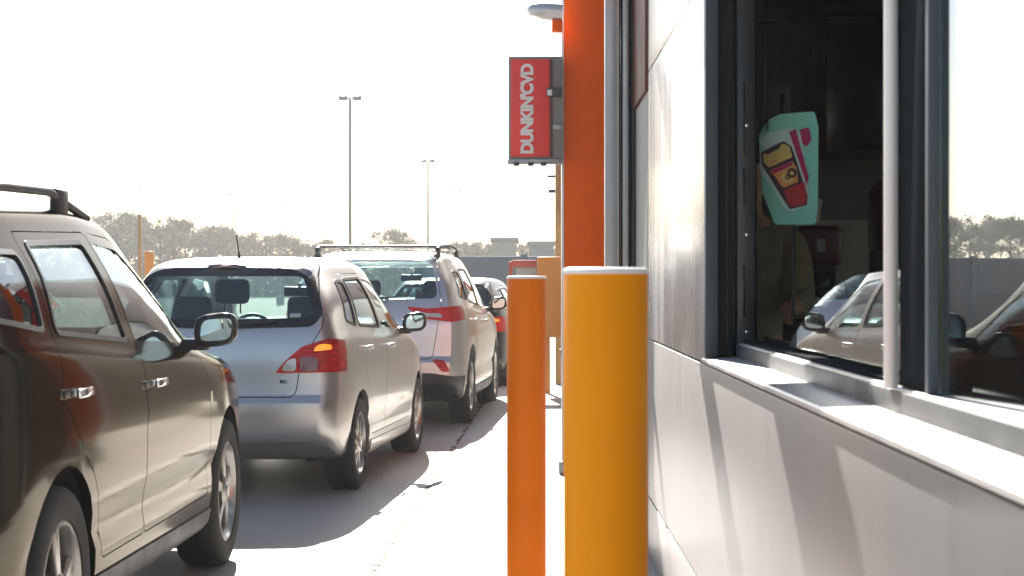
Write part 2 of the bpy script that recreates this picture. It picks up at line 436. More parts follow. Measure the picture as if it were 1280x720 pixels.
def build_car(S, loc, yaw, label, group):
    root = empty('parked_car', loc, yaw); tag(root, label, 'car', group)
    base = body_grid(S); pm = S['paint']
    sh = shell(base, 0.0, .035)
    out = shell(base, .004, .02, 0)
    # cutters
    wx = 1.3
    side = [(roundpoly(p, S.get('wr_', .035)), 'x', -wx, wx) for p in S['side_windows']]
    rw = (roundpoly(S['rear_window'], .07, 6), 'y', -.5, 1.2)
    ws = (roundpoly(S['windshield'], .06), 'y', S['wsy'][0], S['wsy'][1])
    doors = [roundpoly(p, .03, 3) for p in S['doors']]
    tg = (roundpoly(S['tailgate'], .05), 'y', -.5, S.get('tgy', .62))
    # wheel arches
    bm = bmesh.new()
    for y in (S['ya'], S['yf']):
        for s in (1, -1):
            A = []; nA = 28; rr = S['arch']
            poly = [(y + rr * math.cos(t), S['r'] + rr * math.sin(t)) for t in np.linspace(-.9, math.pi + .9, nA)]
            a0, a1 = sorted((s * (S['W'] - .30), s * 1.2)); prism(bm, poly, 'x', a0, a1)
    arches = mesh_of(bm)
    nodoor = polys_mesh([(offpoly(p, .0025), 'x', -wx, wx) for p in doors] )
    body = boolean(sh, arches, 'DIFFERENCE')
    doorm = [boolean(body, polys_mesh([(offpoly(p, -.0025), 'x', -wx, wx)]), 'INTERSECT') for p in doors]
    for p in doors: body = boolean(body, polys_mesh([(offpoly(p, .0025), 'x', -wx, wx)]), 'DIFFERENCE')
    winm = polys_mesh(side); front = polys_mesh([ws])
    body = boolean(body, winm, 'DIFFERENCE'); body = boolean(body, front, 'DIFFERENCE')
    doorm = [boolean(d, winm, 'DIFFERENCE') for d in doorm]
    gate = boolean(body, polys_mesh([(offpoly(tg[0], -.003), 'y', tg[2], tg[3] - .003)]), 'INTERSECT')
    body = boolean(body, polys_mesh([(offpoly(tg[0], .003), 'y', tg[2], tg[3])]), 'DIFFERENCE')
    gate = boolean(gate, polys_mesh([rw]), 'DIFFERENCE')
    bo = link('body', body, [pm, M['cabin']], root); smooth_by_angle(body, 28)
    gt = link('tailgate', gate, [pm, M['cabin']], root); smooth_by_angle(gate, 28)
    dobj = {}
    for k, d in enumerate(doorm):
        for s in (1, -1):
            o = link('door', split_side(d, s), [pm, M['cabin']], root, 28); dobj[k, s] = o
    # glass
    gsh = shell(base, -.004, .009, 0)
    for k, (p, ax, a0, a1) in enumerate(side):
        g = boolean(gsh, polys_mesh([(offpoly(p, .008), ax, a0, a1)]), 'INTERSECT')
        g2 = boolean(out, polys_mesh([(offpoly(p, .014), ax, a0, a1)]), 'INTERSECT'); g2 = boolean(g2, polys_mesh([(offpoly(p, -.004), ax, a0, a1)]), 'DIFFERENCE')
        for s in (1, -1):
            par = dobj.get((S['win_door'][k], s), root)
            wo = link('window', split_side(g, s), M['car_glass'], par, 60)
            fo = link('window_trim', split_side(g2, s), M['black_plastic'], par, 40)
    for nm, w_, mt, par in (('rear_window', rw, M['rear_glass'], gt), ('windshield', ws, M['windshield_glass'], root)):
        g = boolean(gsh, polys_mesh([(offpoly(w_[0], .01), *w_[1:])]), 'INTERSECT')
        link(nm, g, mt, par, 60)
        g2 = boolean(out, polys_mesh([(offpoly(w_[0], .012), *w_[1:])]), 'INTERSECT'); g2 = boolean(g2, polys_mesh([(offpoly(w_[0], -S['frit']), *w_[1:])]), 'DIFFERENCE')
        link('window_trim', main_islands(g2), M['gloss_black'], par, 40)
    # lights and trims lying on the body surface
    for nm, mt, poly, y1, d, lab in S['decals']:
        so_ = shell(base, d, .012, 0)
        pl = roundpoly(poly, S.get('dr', .03), 4)
        for s in ((1, -1) if min(p[0] for p in poly) > 0.02 else (1,)):
            pp = [(x * s, z) for x, z in pl]
            if s == -1: pp = pp[::-1]
            link(nm, boolean(so_, polys_mesh([(pp, 'y', -.5, y1)]), 'INTERSECT'), mt, root, 40)
    for nm, mt, poly, d in S['side_decals']:
        so_ = shell(base, d, .012, 0)
        r_ = boolean(so_, polys_mesh([(poly, 'x', -wx, wx)]), 'INTERSECT')
        if S['cut_arch']: r_ = boolean(r_, arches, 'DIFFERENCE')
        for s in (1, -1): link(nm, split_side(r_, s), mt, root, 40)
    # wheel liners, flares
    for y in (S['ya'], S['yf']):
        for s in (1, -1):
            bm = bmesh.new(); rr = S['arch'] + .012
            n_ = 24; ts = np.linspace(-.25, math.pi + .25, n_); xi, xo = s * (S['W'] - .32), s * (cur(S['w'], y) * .975)
            I = [bm.verts.new((xi, y + rr * math.cos(t), S['r'] + rr * math.sin(t))) for t in ts]
            O = [bm.verts.new((xo, y + rr * math.cos(t), S['r'] + rr * math.sin(t))) for t in ts]
            I2 = [bm.verts.new((xi, y + (rr + .02) * math.cos(t), S['r'] + (rr + .02) * math.sin(t))) for t in ts]
            for k in range(n_ - 1):
                bm.faces.new((I[k], I[k + 1], O[k + 1], O[k])); 
            bm.faces.new(I); bmesh.ops.recalc_face_normals(bm, faces=bm.faces[:])
            link('wheel_well', bm, M['black_plastic'], root, 60)
            if S.get('flare'):
                bm = bmesh.new(); ra = S['arch']; prev = None
                for t in np.linspace(-.12, math.pi + .12, 30):
                    c, sn = math.cos(t), math.sin(t); xb = surf_x(base, y + ra * c * 1.05, S['r'] + ra * sn * 1.05, S['W'])
                    q = [(xb + .012, ra - .004), (xb + .014, ra + .05), (xb - .012, ra + .062), (xb - .03, ra - .002)]
                    ring = [bm.verts.new((s * a_, y + b_ * c, S['r'] + b_ * sn)) for a_, b_ in q]
                    if prev:
                        for k in range(4): bm.faces.new((prev[k], prev[(k + 1) % 4], ring[(k + 1) % 4], ring[k]))
                    else: bm.faces.new(ring)
                    prev = ring
                bm.faces.new(prev[::-1]); bmesh.ops.recalc_face_normals(bm, faces=bm.faces[:])
                link('arch_flare', bm, S['flare'], root, 50)
            wheel(root, s * (S['W'] - .115), y, S['r'], .215, S['spokes'], s)
    # underside tray
    box('underbody', -S['W'] * .78, S['W'] * .78, S['ya'] + .45, S['yf'] - .45, .17, .24, M['black_plastic'], root, .01)
    bm = bmesh.new(); tube(bm, [(-S['W'] + .15, S['ya'], S['r']), (S['W'] - .15, S['ya'], S['r'])], .035, 10); link('rear_axle', bm, M['black_plastic'], root, 50)
    # mirrors
    for s in (1, -1):
        mx, my, mz = S['mirror']
        bm = bmesh.new()
        bmesh.ops.create_icosphere(bm, subdivisions=3, radius=1)
        for v in bm.verts:
            c = v.co; sx = math.copysign(abs(c.x) ** .6, c.x); sz = math.copysign(abs(c.z) ** .65, c.z)
            v.co = Vector((mx + .11 + sx * .095, my + (c.y * .10 if c.y > 0 else max(c.y, -.35) * .08), mz + sz * .074 + .01 * sx))
        bbox(bm, mx - .07, mx + .08, my - .005, my + .07, mz - .09, mz - .04, .015)
        for v in bm.verts: v.co.x *= s
        if s == -1: bmesh.ops.reverse_faces(bm, faces=bm.faces[:])
        h = link('mirror_housing', bm, M['gloss_black'], root, 50)
        bm = bmesh.new()
        pp = roundpoly([(mx + .045, mz - .05), (mx + .18, mz - .042), (mx + .19, mz + .054), (mx + .055, mz + .044)], .035, 5)
        prism(bm, [(x * s, z) for x, z in pp], 'y', my - .036, my - .029)
        link('mirror_glass', bm, M['mirror_glass'], h, 40)
    # door handles
    for k, (hy, hz) in enumerate(S['handles']):
        for s in (1, -1):
            xb = surf_x(base, hy, hz, S['W'])
            bm = bmesh.new(); vs = bbox(bm, xb + .018, xb + .038, hy - .085, hy + .085, hz - .016, hz + .016, .008)
            bbox(bm, xb - .01, xb + .03, hy - .08, hy - .055, hz - .011, hz + .011, .004); bbox(bm, xb - .01, xb + .03, hy + .055, hy + .08, hz - .011, hz + .011, .004)
            for v in bm.verts: v.co.x *= s
            if s == -1: bmesh.ops.reverse_faces(bm, faces=bm.faces[:])
            link('handle', bm, S['handle_mat'], dobj[S['handle_door'][k], s], 40)
    seats(root, S)
    if S.get('rails'):
        for s in (1, -1):
            bm = bmesh.new(); pts = [(s * (cur(S['wr'], y) * .93), y, cur(S['zt'], y) + dz) for y, dz in S['rails']]
            nP = []; 
            for i in range(len(pts) - 1):
                for j in range(4): nP.append(tuple(Vector(pts[i]).lerp(Vector(pts[i + 1]), j / 4)))
            nP.append(pts[-1]); tube(bm, nP, .017, 10)
            for y in S['rail_feet']:
                bbox(bm, s * cur(S['wr'], y) * .93 - .018, s * cur(S['wr'], y) * .93 + .018, y - .07, y + .07, cur(S['zt'], y) - .05, cur(S['zt'], y) + .045, .01)
            link('roof_rail', bm, M['black_plastic'], root, 50)
    if S.get('crossbars'):
        for y in S['crossbars']:
            bm = bmesh.new(); a_ = cur(S['wr'], y) * .93; z = cur(S['zt'], y) + .05; tube(bm, [(-a_, y, z), (a_, y, z)], .013, 8); link('cross_bar', bm, M['black_plastic'], root, 50)
    if S.get('antenna'):
        y = S['antenna']; bm = bmesh.new(); z = cur(S['zt'], y) - .02; tube(bm, [(0, y, z), (0, y - .02, z + .05), (0, y - .09, z + .17)], [.016, .006, .004], 8); link('antenna', bm, M['black_plastic'], root, 50)
    if S.get('plate'):
        z, y = S['plate']; bm = bmesh.new(); bbox(bm, -.15, .15, y - .008, y, z - .075, z + .075, .004); link('number_plate', bm, M['clear_lens'], gt, 40)
    # wiper
    z0 = min(p[1] for p in S['rear_window']); 
    bm = bmesh.new(); yy = cur(S['off'], z0) - S['rbul']; y2 = cur(S['off'], z0 + .05) - S['rbul']
    tube(bm, [(0, yy - .02, z0 - .02), (.15, yy - .018, z0 + .025), (.38, y2 - .0, z0 + .05)], [.014, .008, .005], 8); link('rear_wiper', bm, M['black_plastic'], gt, 50)
    base.free()
    return root
def surf_x(base, y, z, W):
    from mathutils.bvhtree import BVHTree
    if not hasattr(surf_x, 'c') or surf_x.c[0] is not base: surf_x.c = (base, BVHTree.FromBMesh(base))
    h = surf_x.c[1].ray_cast(Vector((2, y, z)), Vector((-1, 0, 0)))
    return h[0].x if h[0] else W
#CARS#
W1 = .93
suv = dict(L=4.75, W=W1, r=.355, arch=.415, ya=.95, yf=3.82, spokes=5, paint=M['bronze'], frit=.05,
    zb=[(0, .36), (.3, .26), (1, .22), (3.9, .22), (4.5, .25), (4.75, .34)],
    zs=[(0, 1.20), (.5, 1.20), (.95, 1.185), (1.9, 1.125), (3.0, 1.075), (3.5, 1.03), (4.3, .92), (4.75, .72)],
    zt=[(0, 1.565), (.35, 1.615), (1.2, 1.65), (1.9, 1.668), (2.35, 1.648), (2.7, 1.55), (3.3, 1.185), (3.55, 1.08), (4.3, .98), (4.75, .76)],
    w=[(0, .80), (.06, .855), (.2, .895), (.6, .925), (1.5, .93), (3.6, .93), (4.2, .90), (4.5, .84), (4.66, .76), (4.75, .66)],
    wr=[(0, .60), (.4, .66), (1.2, .69), (2.4, .68), (3.0, .69), (3.55, .74), (4.3, .70), (4.75, .56)],
    off=[(0, .08), (.36, .05), (.45, 0), (.62, 0), (.68, .05), (.95, .07), (1.15, .13), (1.55, .33), (1.7, .30)],
    foff=[(0, .08), (.5, 0), (.8, .04), (1.2, .2)], rbul=.07, fbul=.12,
    crease=[(.52, .05, -.018), (.88, .045, .008)],
    side_windows=[[(.42, 1.26), (.86, 1.215), (.93, 1.455), (.62, 1.455)], [(1.0, 1.205), (1.93, 1.15), (1.82, 1.508), (1.10, 1.488)],
                  [(2.08, 1.14), (3.03, 1.10), (2.86, 1.235), (2.62, 1.375), (2.36, 1.492), (1.98, 1.515)]], win_door=[None, 0, 1],
    doors=[[(1.44, .40), (2.065, .40), (2.065, 1.10), (1.94, 1.552), (1.03, 1.53), (.935, 1.2), (.94, .98), (1.08, .86), (1.3, .70), (1.42, .52)],
           [(2.075, .40), (3.31, .40), (3.33, .9), (3.12, 1.09), (2.88, 1.27), (2.6, 1.44), (2.33, 1.54), (1.955, 1.552), (2.075, 1.10)]],
    rear_window=[(-.62, 1.22), (.62, 1.22), (.52, 1.50), (-.52, 1.50)], windshield=[(-.66, 1.16), (.66, 1.16), (.56, 1.53), (-.56, 1.53)], wsy=(2.3, 3.6),
    tailgate=[(-.66, .66), (.66, .66), (.67, 1.15), (.57, 1.545), (-.57, 1.545), (-.67, 1.15)],
    decals=[('tail_light', M['red_lens'], [(.30, 1.02), (.9, 1.08), (.9, .92), (.42, .90)], .34, .008, None), ('high_brake_light', M['red_lens'], [(-.14, 1.515), (.14, 1.515), (.14, 1.53), (-.14, 1.53)], .5, .008, None),
            ('bumper_trim', M['black_plastic'], [(-1, .2), (1, .2), (1, .50), (-1, .50)], .42, .006, None)],
    side_decals=[('sill_trim', M['black_plastic'], [(1.36, .2), (3.42, .2), (3.42, .325), (1.36, .345)], .008)], cut_arch=True,
    flare=None, mirror=(.90, 3.03, 1.155), handles=[(1.09, 1.0), (2.22, .97)], handle_door=[0, 1], handle_mat=M['chrome'],
    seat_y=(2.35, 1.45), dash_y=2.95, dash_z=1.06, mir_z=1.42, rails=[(.35, -.03), (.62, .025), (1.2, .035), (1.75, .03), (2.3, -.035)], rail_feet=(.62, 1.9), wr_=.03)
car1 = build_car(suv, (-2.415, 4.75, 0), R(-1.0), 'dark bronze sport utility car with roof rails, nearest in the queue at the left edge', 'cars queueing in the drive-through lane')

hat = dict(L=4.05, W=.83, r=.305, arch=.355, ya=.72, yf=3.30, spokes=9, paint=M['silver'], frit=.045,
    zb=[(0, .36), (.25, .25), (.8, .19), (3.3, .19), (3.8, .22), (4.05, .32)],
    zs=[(0, 1.04), (.5, 1.06), (1.5, 1.03), (2.6, .985), (3.0, .95), (3.6, .82), (4.05, .62)],
    zt=[(0, 1.475), (.35, 1.515), (1.0, 1.54), (1.6, 1.545), (2.0, 1.52), (2.35, 1.40), (2.95, 1.06), (3.15, .99), (3.7, .84), (4.05, .66)],
    w=[(0, .70), (.05, .755), (.16, .795), (.5, .825), (1.5, .83), (3.0, .83), (3.6, .80), (3.85, .74), (4.0, .64), (4.05, .56)],
    wr=[(0, .54), (.4, .58), (1.2, .60), (2.0, .59), (2.6, .60), (3.1, .66), (3.7, .60), (4.05, .46)],
    off=[(0, .10), (.33, .06), (.42, .01), (.58, 0), (.63, .012), (.66, .045), (.9, .065), (1.05, .10), (1.44, .30), (1.54, .26)],
    foff=[(0, .08), (.4, 0), (.7, .05), (1.0, .2)], rbul=.075, fbul=.13,
    crease=[(.45, .05, -.015), (.80, .04, .007)],
    side_windows=[[(.46, 1.12), (.72, 1.085), (.84, 1.37), (.66, 1.37)], [(.82, 1.085), (1.62, 1.055), (1.50, 1.395), (.92, 1.385)],
                  [(1.73, 1.05), (2.62, 1.01), (2.42, 1.15), (2.18, 1.29), (1.98, 1.37), (1.62, 1.395)]], win_door=[None, 0, 1],
    doors=[[(1.16, .33), (1.68, .33), (1.69, 1.02), (1.57, 1.43), (.86, 1.425), (.765, 1.08), (.76, .85), (.9, .74), (1.06, .60), (1.14, .46)],
           [(1.69, .33), (2.80, .33), (2.83, .8), (2.66, 1.0), (2.42, 1.19), (2.17, 1.33), (1.97, 1.41), (1.58, 1.43), (1.70, 1.02)]],
    rear_window=[(-.61, 1.10), (0, 1.085), (.61, 1.10), (.66, 1.17), (.54, 1.45), (-.54, 1.45), (-.66, 1.17)], windshield=[(-.6, 1.05), (.6, 1.05), (.5, 1.44), (-.5, 1.44)], wsy=(1.95, 3.1),
    tailgate=[(-.52, .65), (.52, .65), (.55, .86), (.685, 1.1), (.56, 1.492), (-.56, 1.492), (-.685, 1.1), (-.55, .86)],
    decals=[('tail_light', M['red_lens'], [(.39, .80), (.9, .805), (.9, .985), (.72, 1.015), (.56, .965), (.46, .88)], .26, .012, None),
            ('reverse_lamp', M['clear_lens'], [(.43, .812), (.525, .812), (.525, .895), (.48, .885), (.45, .855)], .3, .0145, None),
            ('side_lamp', M['dark_red_lens'], [(.55, .812), (.66, .812), (.66, .90), (.55, .90)], .3, .0145, None),
            ('lens_glint', M['glint_glow'], [(.63, .935), (.745, .945), (.74, .975), (.69, .982), (.65, .97)], .2, .0145, None),
            ('badge', M['chrome'], [(.42, .735), (.475, .735), (.475, .757), (.42, .757)], .3, .004, None), ('sticker', M['clear_lens'], [(.46, 1.145), (.53, 1.145), (.53, 1.17), (.46, 1.17)], .45, .006, None),
            ('high_brake_light', M['dark_red_lens'], [(-.13, 1.468), (.13, 1.468), (.13, 1.488), (-.13, 1.488)], .5, .012, None)],
    side_decals=[('sill_trim', M['silver'], [(1.12, .19), (2.90, .19), (2.90, .275), (1.12, .29)], .012)], cut_arch=True, dr=.02,
    mirror=(.80, 2.50, 1.065), handles=[(.90, .93), (1.83, .915)], handle_door=[0, 1], handle_mat=M['silver'],
    seat_y=(2.0, 1.1), dash_y=2.5, dash_z=.97, mir_z=1.30, antenna=.62, trim=M['gloss_black'])
car2 = build_car(hat, (-1.93, 11.05, 0), R(-5.0), 'silver beige hatchback with a painted amber glint on its tail light, second in the queue', 'cars queueing in the drive-through lane')

car2.scale = (.97, 1, 1)
s3 = dict(suv); s3.update(paint=M['silver2'], L=4.6, W=.90, yf=3.66, spokes=5,
    w=[(0, .78), (.06, .83), (.2, .87), (.6, .895), (1.5, .90), (3.5, .90), (4.1, .87), (4.4, .80), (4.6, .62)],
    zs=[(0, 1.16), (.5, 1.17), (.95, 1.16), (1.9, 1.11), (3.0, 1.06), (3.4, 1.02), (4.1, .90), (4.6, .70)],
    zt=[(0, 1.60), (.35, 1.65), (1.2, 1.675), (1.9, 1.67), (2.3, 1.64), (2.65, 1.53), (3.2, 1.18), (3.45, 1.08), (4.2, .94), (4.6, .74)],
    zb=[(0, .40), (.3, .28), (1, .22), (3.7, .22), (4.3, .25), (4.6, .34)],
    wr=[(0, .58), (.4, .64), (1.2, .66), (2.4, .65), (3.0, .67), (3.45, .72), (4.2, .66), (4.6, .5)],
    decals=[('tail_light', M['red_lens'], [(.34, 1.145), (.55, 1.125), (.95, 1.16), (.95, 1.03), (.80, 1.0), (.50, 1.035)], .34, .012, None),
            ('reverse_lamp', M['clear_lens'], [(.50, 1.05), (.70, 1.04), (.68, 1.08), (.50, 1.085)], .3, .015, None),
            ('bumper_reflector', M['red_lens'], [(.60, .66), (.72, .65), (.78, .54), (.70, .54)], .3, .015, None),
            ('high_brake_light', M['red_lens'], [(-.10, 1.578), (.10, 1.578), (.10, 1.598), (-.10, 1.598)], .5, .012, None),
            ('bumper_trim', M['black_plastic'], [(-1, .2), (1, .2), (1, .47), (.6, .53), (-.6, .53), (-1, .47)], .40, .008, None)],
    rear_window=[(-.64, 1.22), (0, 1.20), (.64, 1.22), (.56, 1.56), (-.56, 1.56)], tailgate=[(-.60, .66), (.60, .66), (.68, 1.15), (.59, 1.605), (-.59, 1.605), (-.68, 1.15)],
    side_decals=[('sill_trim', M['black_plastic'], [(1.36, .2), (3.26, .2), (3.26, .34), (1.36, .34)], .008)],
    doors=[[(p[0], p[1]) for p in suv['doors'][0]], [(2.075, .40), (3.18, .40), (3.20, .9), (3.02, 1.08), (2.8, 1.25), (2.52, 1.42), (2.28, 1.52), (1.955, 1.55), (2.075, 1.10)]],
    mirror=(.87, 2.95, 1.14), crossbars=(.62, 1.7), plate=(.82, .02), rails=[(.35, -.03), (.55, .05), (1.3, .06), (1.9, .05), (2.25, -.02)], rail_feet=(.5, 2.05), dr=.03, handle_mat=M['silver2'])
s3['doors'][0] = [(1.44, .40), (2.065, .40), (2.065, 1.10), (1.94, 1.55), (1.03, 1.545), (.935, 1.2), (.94, .98), (1.08, .86), (1.3, .70), (1.42, .52)]
s3['side_windows'] = [[(.42, 1.24), (.86, 1.205), (.93, 1.47), (.62, 1.47)], [(1.0, 1.195), (1.93, 1.14), (1.82, 1.495), (1.10, 1.495)],
                  [(2.08, 1.13), (2.95, 1.10), (2.80, 1.20), (2.57, 1.34), (2.32, 1.465), (1.98, 1.50)]]
car3 = build_car(s3, (-1.43, 16.4, 0), R(-4.0), 'silver sport utility car with black roof rack, third in the queue ahead of the hatchback', 'cars queueing in the drive-through lane')

car3.scale = (.965, 1, 1)
s4 = dict(hat); s4.update(paint=M['black_paint'], spokes=5, handle_mat=M['black_paint'], antenna=None, side_decals=[('sill_trim', M['black_plastic'], hat['side_decals'][0][2], .012)])
car4 = build_car(s4, (-1.06, 22.3, 0), R(-6.0), 'black hatchback mostly hidden ahead of the silver sport utility car', 'cars queueing in the drive-through lane')
car4.scale = (1, 1, .93)
#SETTING#
# ------------------------------------------------------------------ the ground
M['concrete'] = mat('concrete', (.34, .325, .30), .48, var=.10, scale=.8, bump=.15, bscale=40, rvar=.1)
M['concrete_kerb'] = mat('concrete_kerb', (.42, .40, .37), .7, var=.12, scale=3, bump=.2)
M['asphalt'] = mat('asphalt', (.055, .055, .055), .8, var=.2, scale=2, bump=.3, bscale=120)
M['dry_grass'] = mat('dry_grass', (.12, .11, .05), .95, var=.3, scale=.4)
def sheet(name, pts, z, m):
    bm = bmesh.new(); bm.faces.new([bm.verts.new((x, y, z)) for x, y in pts]); o = link(name, bm, m); tag(o, kind='structure'); return o
sheet('ground', [(-400, -60), (400, -60), (400, 900), (-400, 900)], -.012, M['dry_grass'])
sheet('car_park', [(-60, -20), (14, -20), (14, 48), (-60, 48)], -.004, M['concrete'])
# drive-through lane in slabs, with open joints between them
xs = [(-4.6, -2.62), (-2.60, -.0)]
def lane_edge(y): return -.615 + .021 * (y - 8)
bm = bmesh.new()
for k in range(9):
    y0 = -6 + k * 4.6; y1 = y0 + 4.585
    for q in ([(-4.6, y0), (-2.62, y0), (-2.62, y1), (-4.6, y1)], [(-2.60, y0), (lane_edge(y0) - .09, y0), (lane_edge(y1) - .09, y1), (-2.60, y1)]):
        bm.faces.new([bm.verts.new((x, y, .004)) for x, y in q])
tag(link('drive_through_lane', bm, M['concrete']), kind='structure')
# gutter kerb: a low rounded nosing that runs beside the lane
bm = bmesh.new(); prev = None
for y in np.linspace(-6, 34, 41):
    x = lane_edge(y); q = [(x - .085, 0), (x - .08, .012), (x - .02, .03), (x - .005, .038), (x + .10, .042), (x + 1.3, .046)]
    ring = [bm.verts.new((a_, y, b_)) for a_, b_ in q]
    if prev:
        for i in range(len(q) - 1): bm.faces.new((prev[i], prev[i + 1], ring[i + 1], ring[i]))
    prev = ring
bmesh.ops.recalc_face_normals(bm, faces=bm.faces[:])
o = link('kerb_apron', bm, M['concrete_kerb'], None, 30); tag(o, kind='structure')

rnd = random.Random(3)
bm = bmesh.new(); prev = None
for y in np.linspace(3, 22, 240):
    x = lane_edge(y) - .088; wd = max(.003, rnd.gauss(.02, .016)); c = x + rnd.gauss(0, .008)
    ring = [bm.verts.new((c - wd, y, .0075)), bm.verts.new((c + wd, y, .0075))]
    if prev and rnd.random() < .8: bm.faces.new((prev[0], prev[1], ring[1], ring[0]))
    prev = ring
M['dirt'] = mat('dirt', (.13, .10, .07), .9, var=.4, scale=20)
tag(link('gutter_dirt', bm, M['dirt']), kind='structure')
# ------------------------------------------------------------------ restaurant facade
def cladmat(name, col, rough, metal, stretch):
    return mat(name, col, rough, metal, var=.07, scale=5, stretch=stretch, rvar=.06, bump=.02, bscale=90)
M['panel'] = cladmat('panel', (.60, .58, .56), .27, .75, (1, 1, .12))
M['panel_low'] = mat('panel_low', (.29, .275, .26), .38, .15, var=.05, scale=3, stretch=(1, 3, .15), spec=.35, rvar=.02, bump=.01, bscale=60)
M['backing'] = mat('backing', (.05, .05, .05), .8)
M['frame'] = mat('frame', (.014, .018, .022), .8, .0, spec=0.005, var=.1)
M['frame_light'] = mat('frame_light', (.07, .085, .095), .5, .0, spec=.2, var=.1)
M['sill_metal'] = mat('sill_metal', (.60, .59, .57), .36, .5, var=.05)
M['upstand_grey'] = mat('upstand_grey', (.07, .07, .07), .6, 0, spec=.2)
M['white_trim'] = mat('white_trim', (.80, .78, .75), .35, .0, var=.04)
M['grey_trim'] = mat('grey_trim', (.34, .36, .37), .4, .4, var=.08)
M['beige_render'] = mat('beige_render', (.45, .42, .36), .8, var=.08, bump=.2)
M['brown_panel'] = mat('brown_panel', (.10, .065, .035), .5, var=.15)
M['maroon'] = mat('maroon', (.10, .025, .022), .5, var=.1)
M['orange_panel'] = mat('orange_panel', (.95, .13, 0), .5, var=.05, spec=.1)
M['yellow_bollard'] = mat('yellow_bollard', (.95, .31, 0), .4, var=.05, scale=3, coat=0, spec=.12, bump=.03, bscale=15)
M['orange_bollard'] = mat('orange_bollard', (.95, .20, .002), .4, var=.06, scale=3, coat=0, spec=.15, bump=.03, bscale=15)
M['window_glass'] = glass_mat('window_glass', (.75, .82, .83), .32)
wall = empty('restaurant_building', (.6, 0, 0)); tag(wall, 'restaurant building clad in brushed metal panels with drive-through windows', 'building')
def wb(name, x0, x1, y0, y1, z0, z1, m, bev=.002):
    return box(name, x0 - .6, x1 - .6, y0, y1, z0, z1, m, wall, bev)
G = .004
def panels(y0, y1, z0, z1, m, x1=.64):
    wb('wall_panel', .60, x1, y0 + G, y1 - G, z0 + G, z1 - G, m, .003)
SY1 = 5.90                                             # far end of the window bay
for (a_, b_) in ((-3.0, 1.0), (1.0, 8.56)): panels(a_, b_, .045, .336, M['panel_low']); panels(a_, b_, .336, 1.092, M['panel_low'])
panels(SY1, 8.56, 1.092, 2.38, M['panel']); panels(SY1, 8.56, 2.38, 3.7, M['panel'])
for (a_, b_) in ((-3.0, 1.4), (1.4, SY1)): panels(a_, b_, 2.38, 3.7, M['panel'])
panels(-3.0, -.2, 1.092, 2.38, M['panel'])
wb('wall', .645, .76, -3.0, 9.6, .0, 1.07, M['backing']); wb('wall', .645, .76, -3.0, 9.6, 2.40, 3.7, M['backing'])
wb('wall', .645, .76, SY1 + .012, 9.6, 1.075, 2.395, M['backing']); wb('wall', .645, .76, -3.0, -.2, 1.075, 2.395, M['backing'])
wb('wall', .60, .76, 8.585, 9.62, .045, 2.29, M['beige_render']); wb('wall', .60, .76, 9.625, 15.5, .045, 2.29, M['brown_panel']); wb('wall', .60, .76, 15.505, 26, .045, 2.29, M['beige_render']); wb('fascia', .585, .76, 8.585, 26, 2.295, 3.7, M['maroon'])  # unseen far walls; the brown stretch added to darken car reflections
# roof and the rest of the shell
wb('roof', .60, 6.0, -3.0, 24, 3.705, 3.9, M['grey_trim']); 
wb('wall', 5.85, 6.0, -3.0, 24, .0, .88, M['beige_render']); wb('wall', 5.85, 6.0, -3.0, 24, 2.74, 3.7, M['beige_render']); wb('wall', 5.85, 6.0, 9.45, 24, .885, 2.735, M['beige_render'])
for k in range(5): wb('wall_pier', 5.86, 5.99, -3 + k * 2.5, -2.75 + k * 2.5, .885, 2.735, M['grey_trim'])
for k in range(5): wb('fill_window_pane', 5.91, 5.92, -2.74 + k * 2.5, -.51 + k * 2.5 if k < 4 else 9.44, .885, 2.735, M['window_glass'], 0); wb('wall', .77, 5.84, 23.85, 24, .0, 3.7, M['beige_render']); wb('wall', .77, 5.84, -3.0, -2.85, .0, 3.7, M['beige_render'])  # unseen back windows, added to let sky light into the kitchen
# sill: projecting metal lip, upstand and inner ledge
bm = bmesh.new()
prof = [(.590, 1.0985), (.590, 1.108), (.594, 1.1125), (.699, 1.116), (.699, 1.0985)]
prism(bm, [(x - .6, z) for x, z in prof], 'y', -.2, SY1 - .004); link('sill', bm, M['sill_metal'], wall, 25)
wb('sill_upstand', .7, .706, -.2, SY1 - .052, 1.0985, 1.157, M['upstand_grey'], .0015); wb('sill_ledge', .7065, .86, -.2, SY1 - .052, 1.0985, 1.163, M['sill_metal'], .003)

# far jamb: stepped tracks facing the camera
J = [(.600, .640, 0, 'frame_light'), (.640, .668, .02, 'frame'), (.668, .672, .0, 'gloss_black'), (.674, .690, -.012, 'frame'), (.690, .703, .03, 'gloss_black'), (.703, .758, -.02, 'frame_light2'), (.758, .773, .02, 'gloss_black')]
M['frame_light2'] = mat('frame_light2', (.05, .056, .062), .4, .5, var=.1)
jf = empty('window_frame', (0, 0, 0)); jf.parent = wall
for x0, x1, dy, mk in J:
    box('jamb_track', x0 - .6, x1 - .6, SY1 - .05 + dy, SY1 + .01, 1.119 if x0 < .7 else 1.165, 2.378, M[mk], jf, .0015)
for z0, z1 in ((1.25, 1.42), (1.62, 1.74), (1.78, 2.02)):
    box('jamb_slot', .118, .127, SY1 - .0725, SY1 - .069, z0, z1, M['gloss_black'], jf, .001)
for z in (1.20, 1.52, 1.88):
    bm = bmesh.new(); lathe(bm, [(0, 0), (.006, 0), (.006, .004), (.003, .006), (0, .006)], 12, 'z', close=False)
    bmesh.ops.transform(bm, matrix=Matrix.Translation((.133, SY1 - .069, z)) @ Matrix.Rotation(R(90), 4, 'X'), verts=bm.verts[:]); link('screw', bm, M['chrome'], jf, 40)
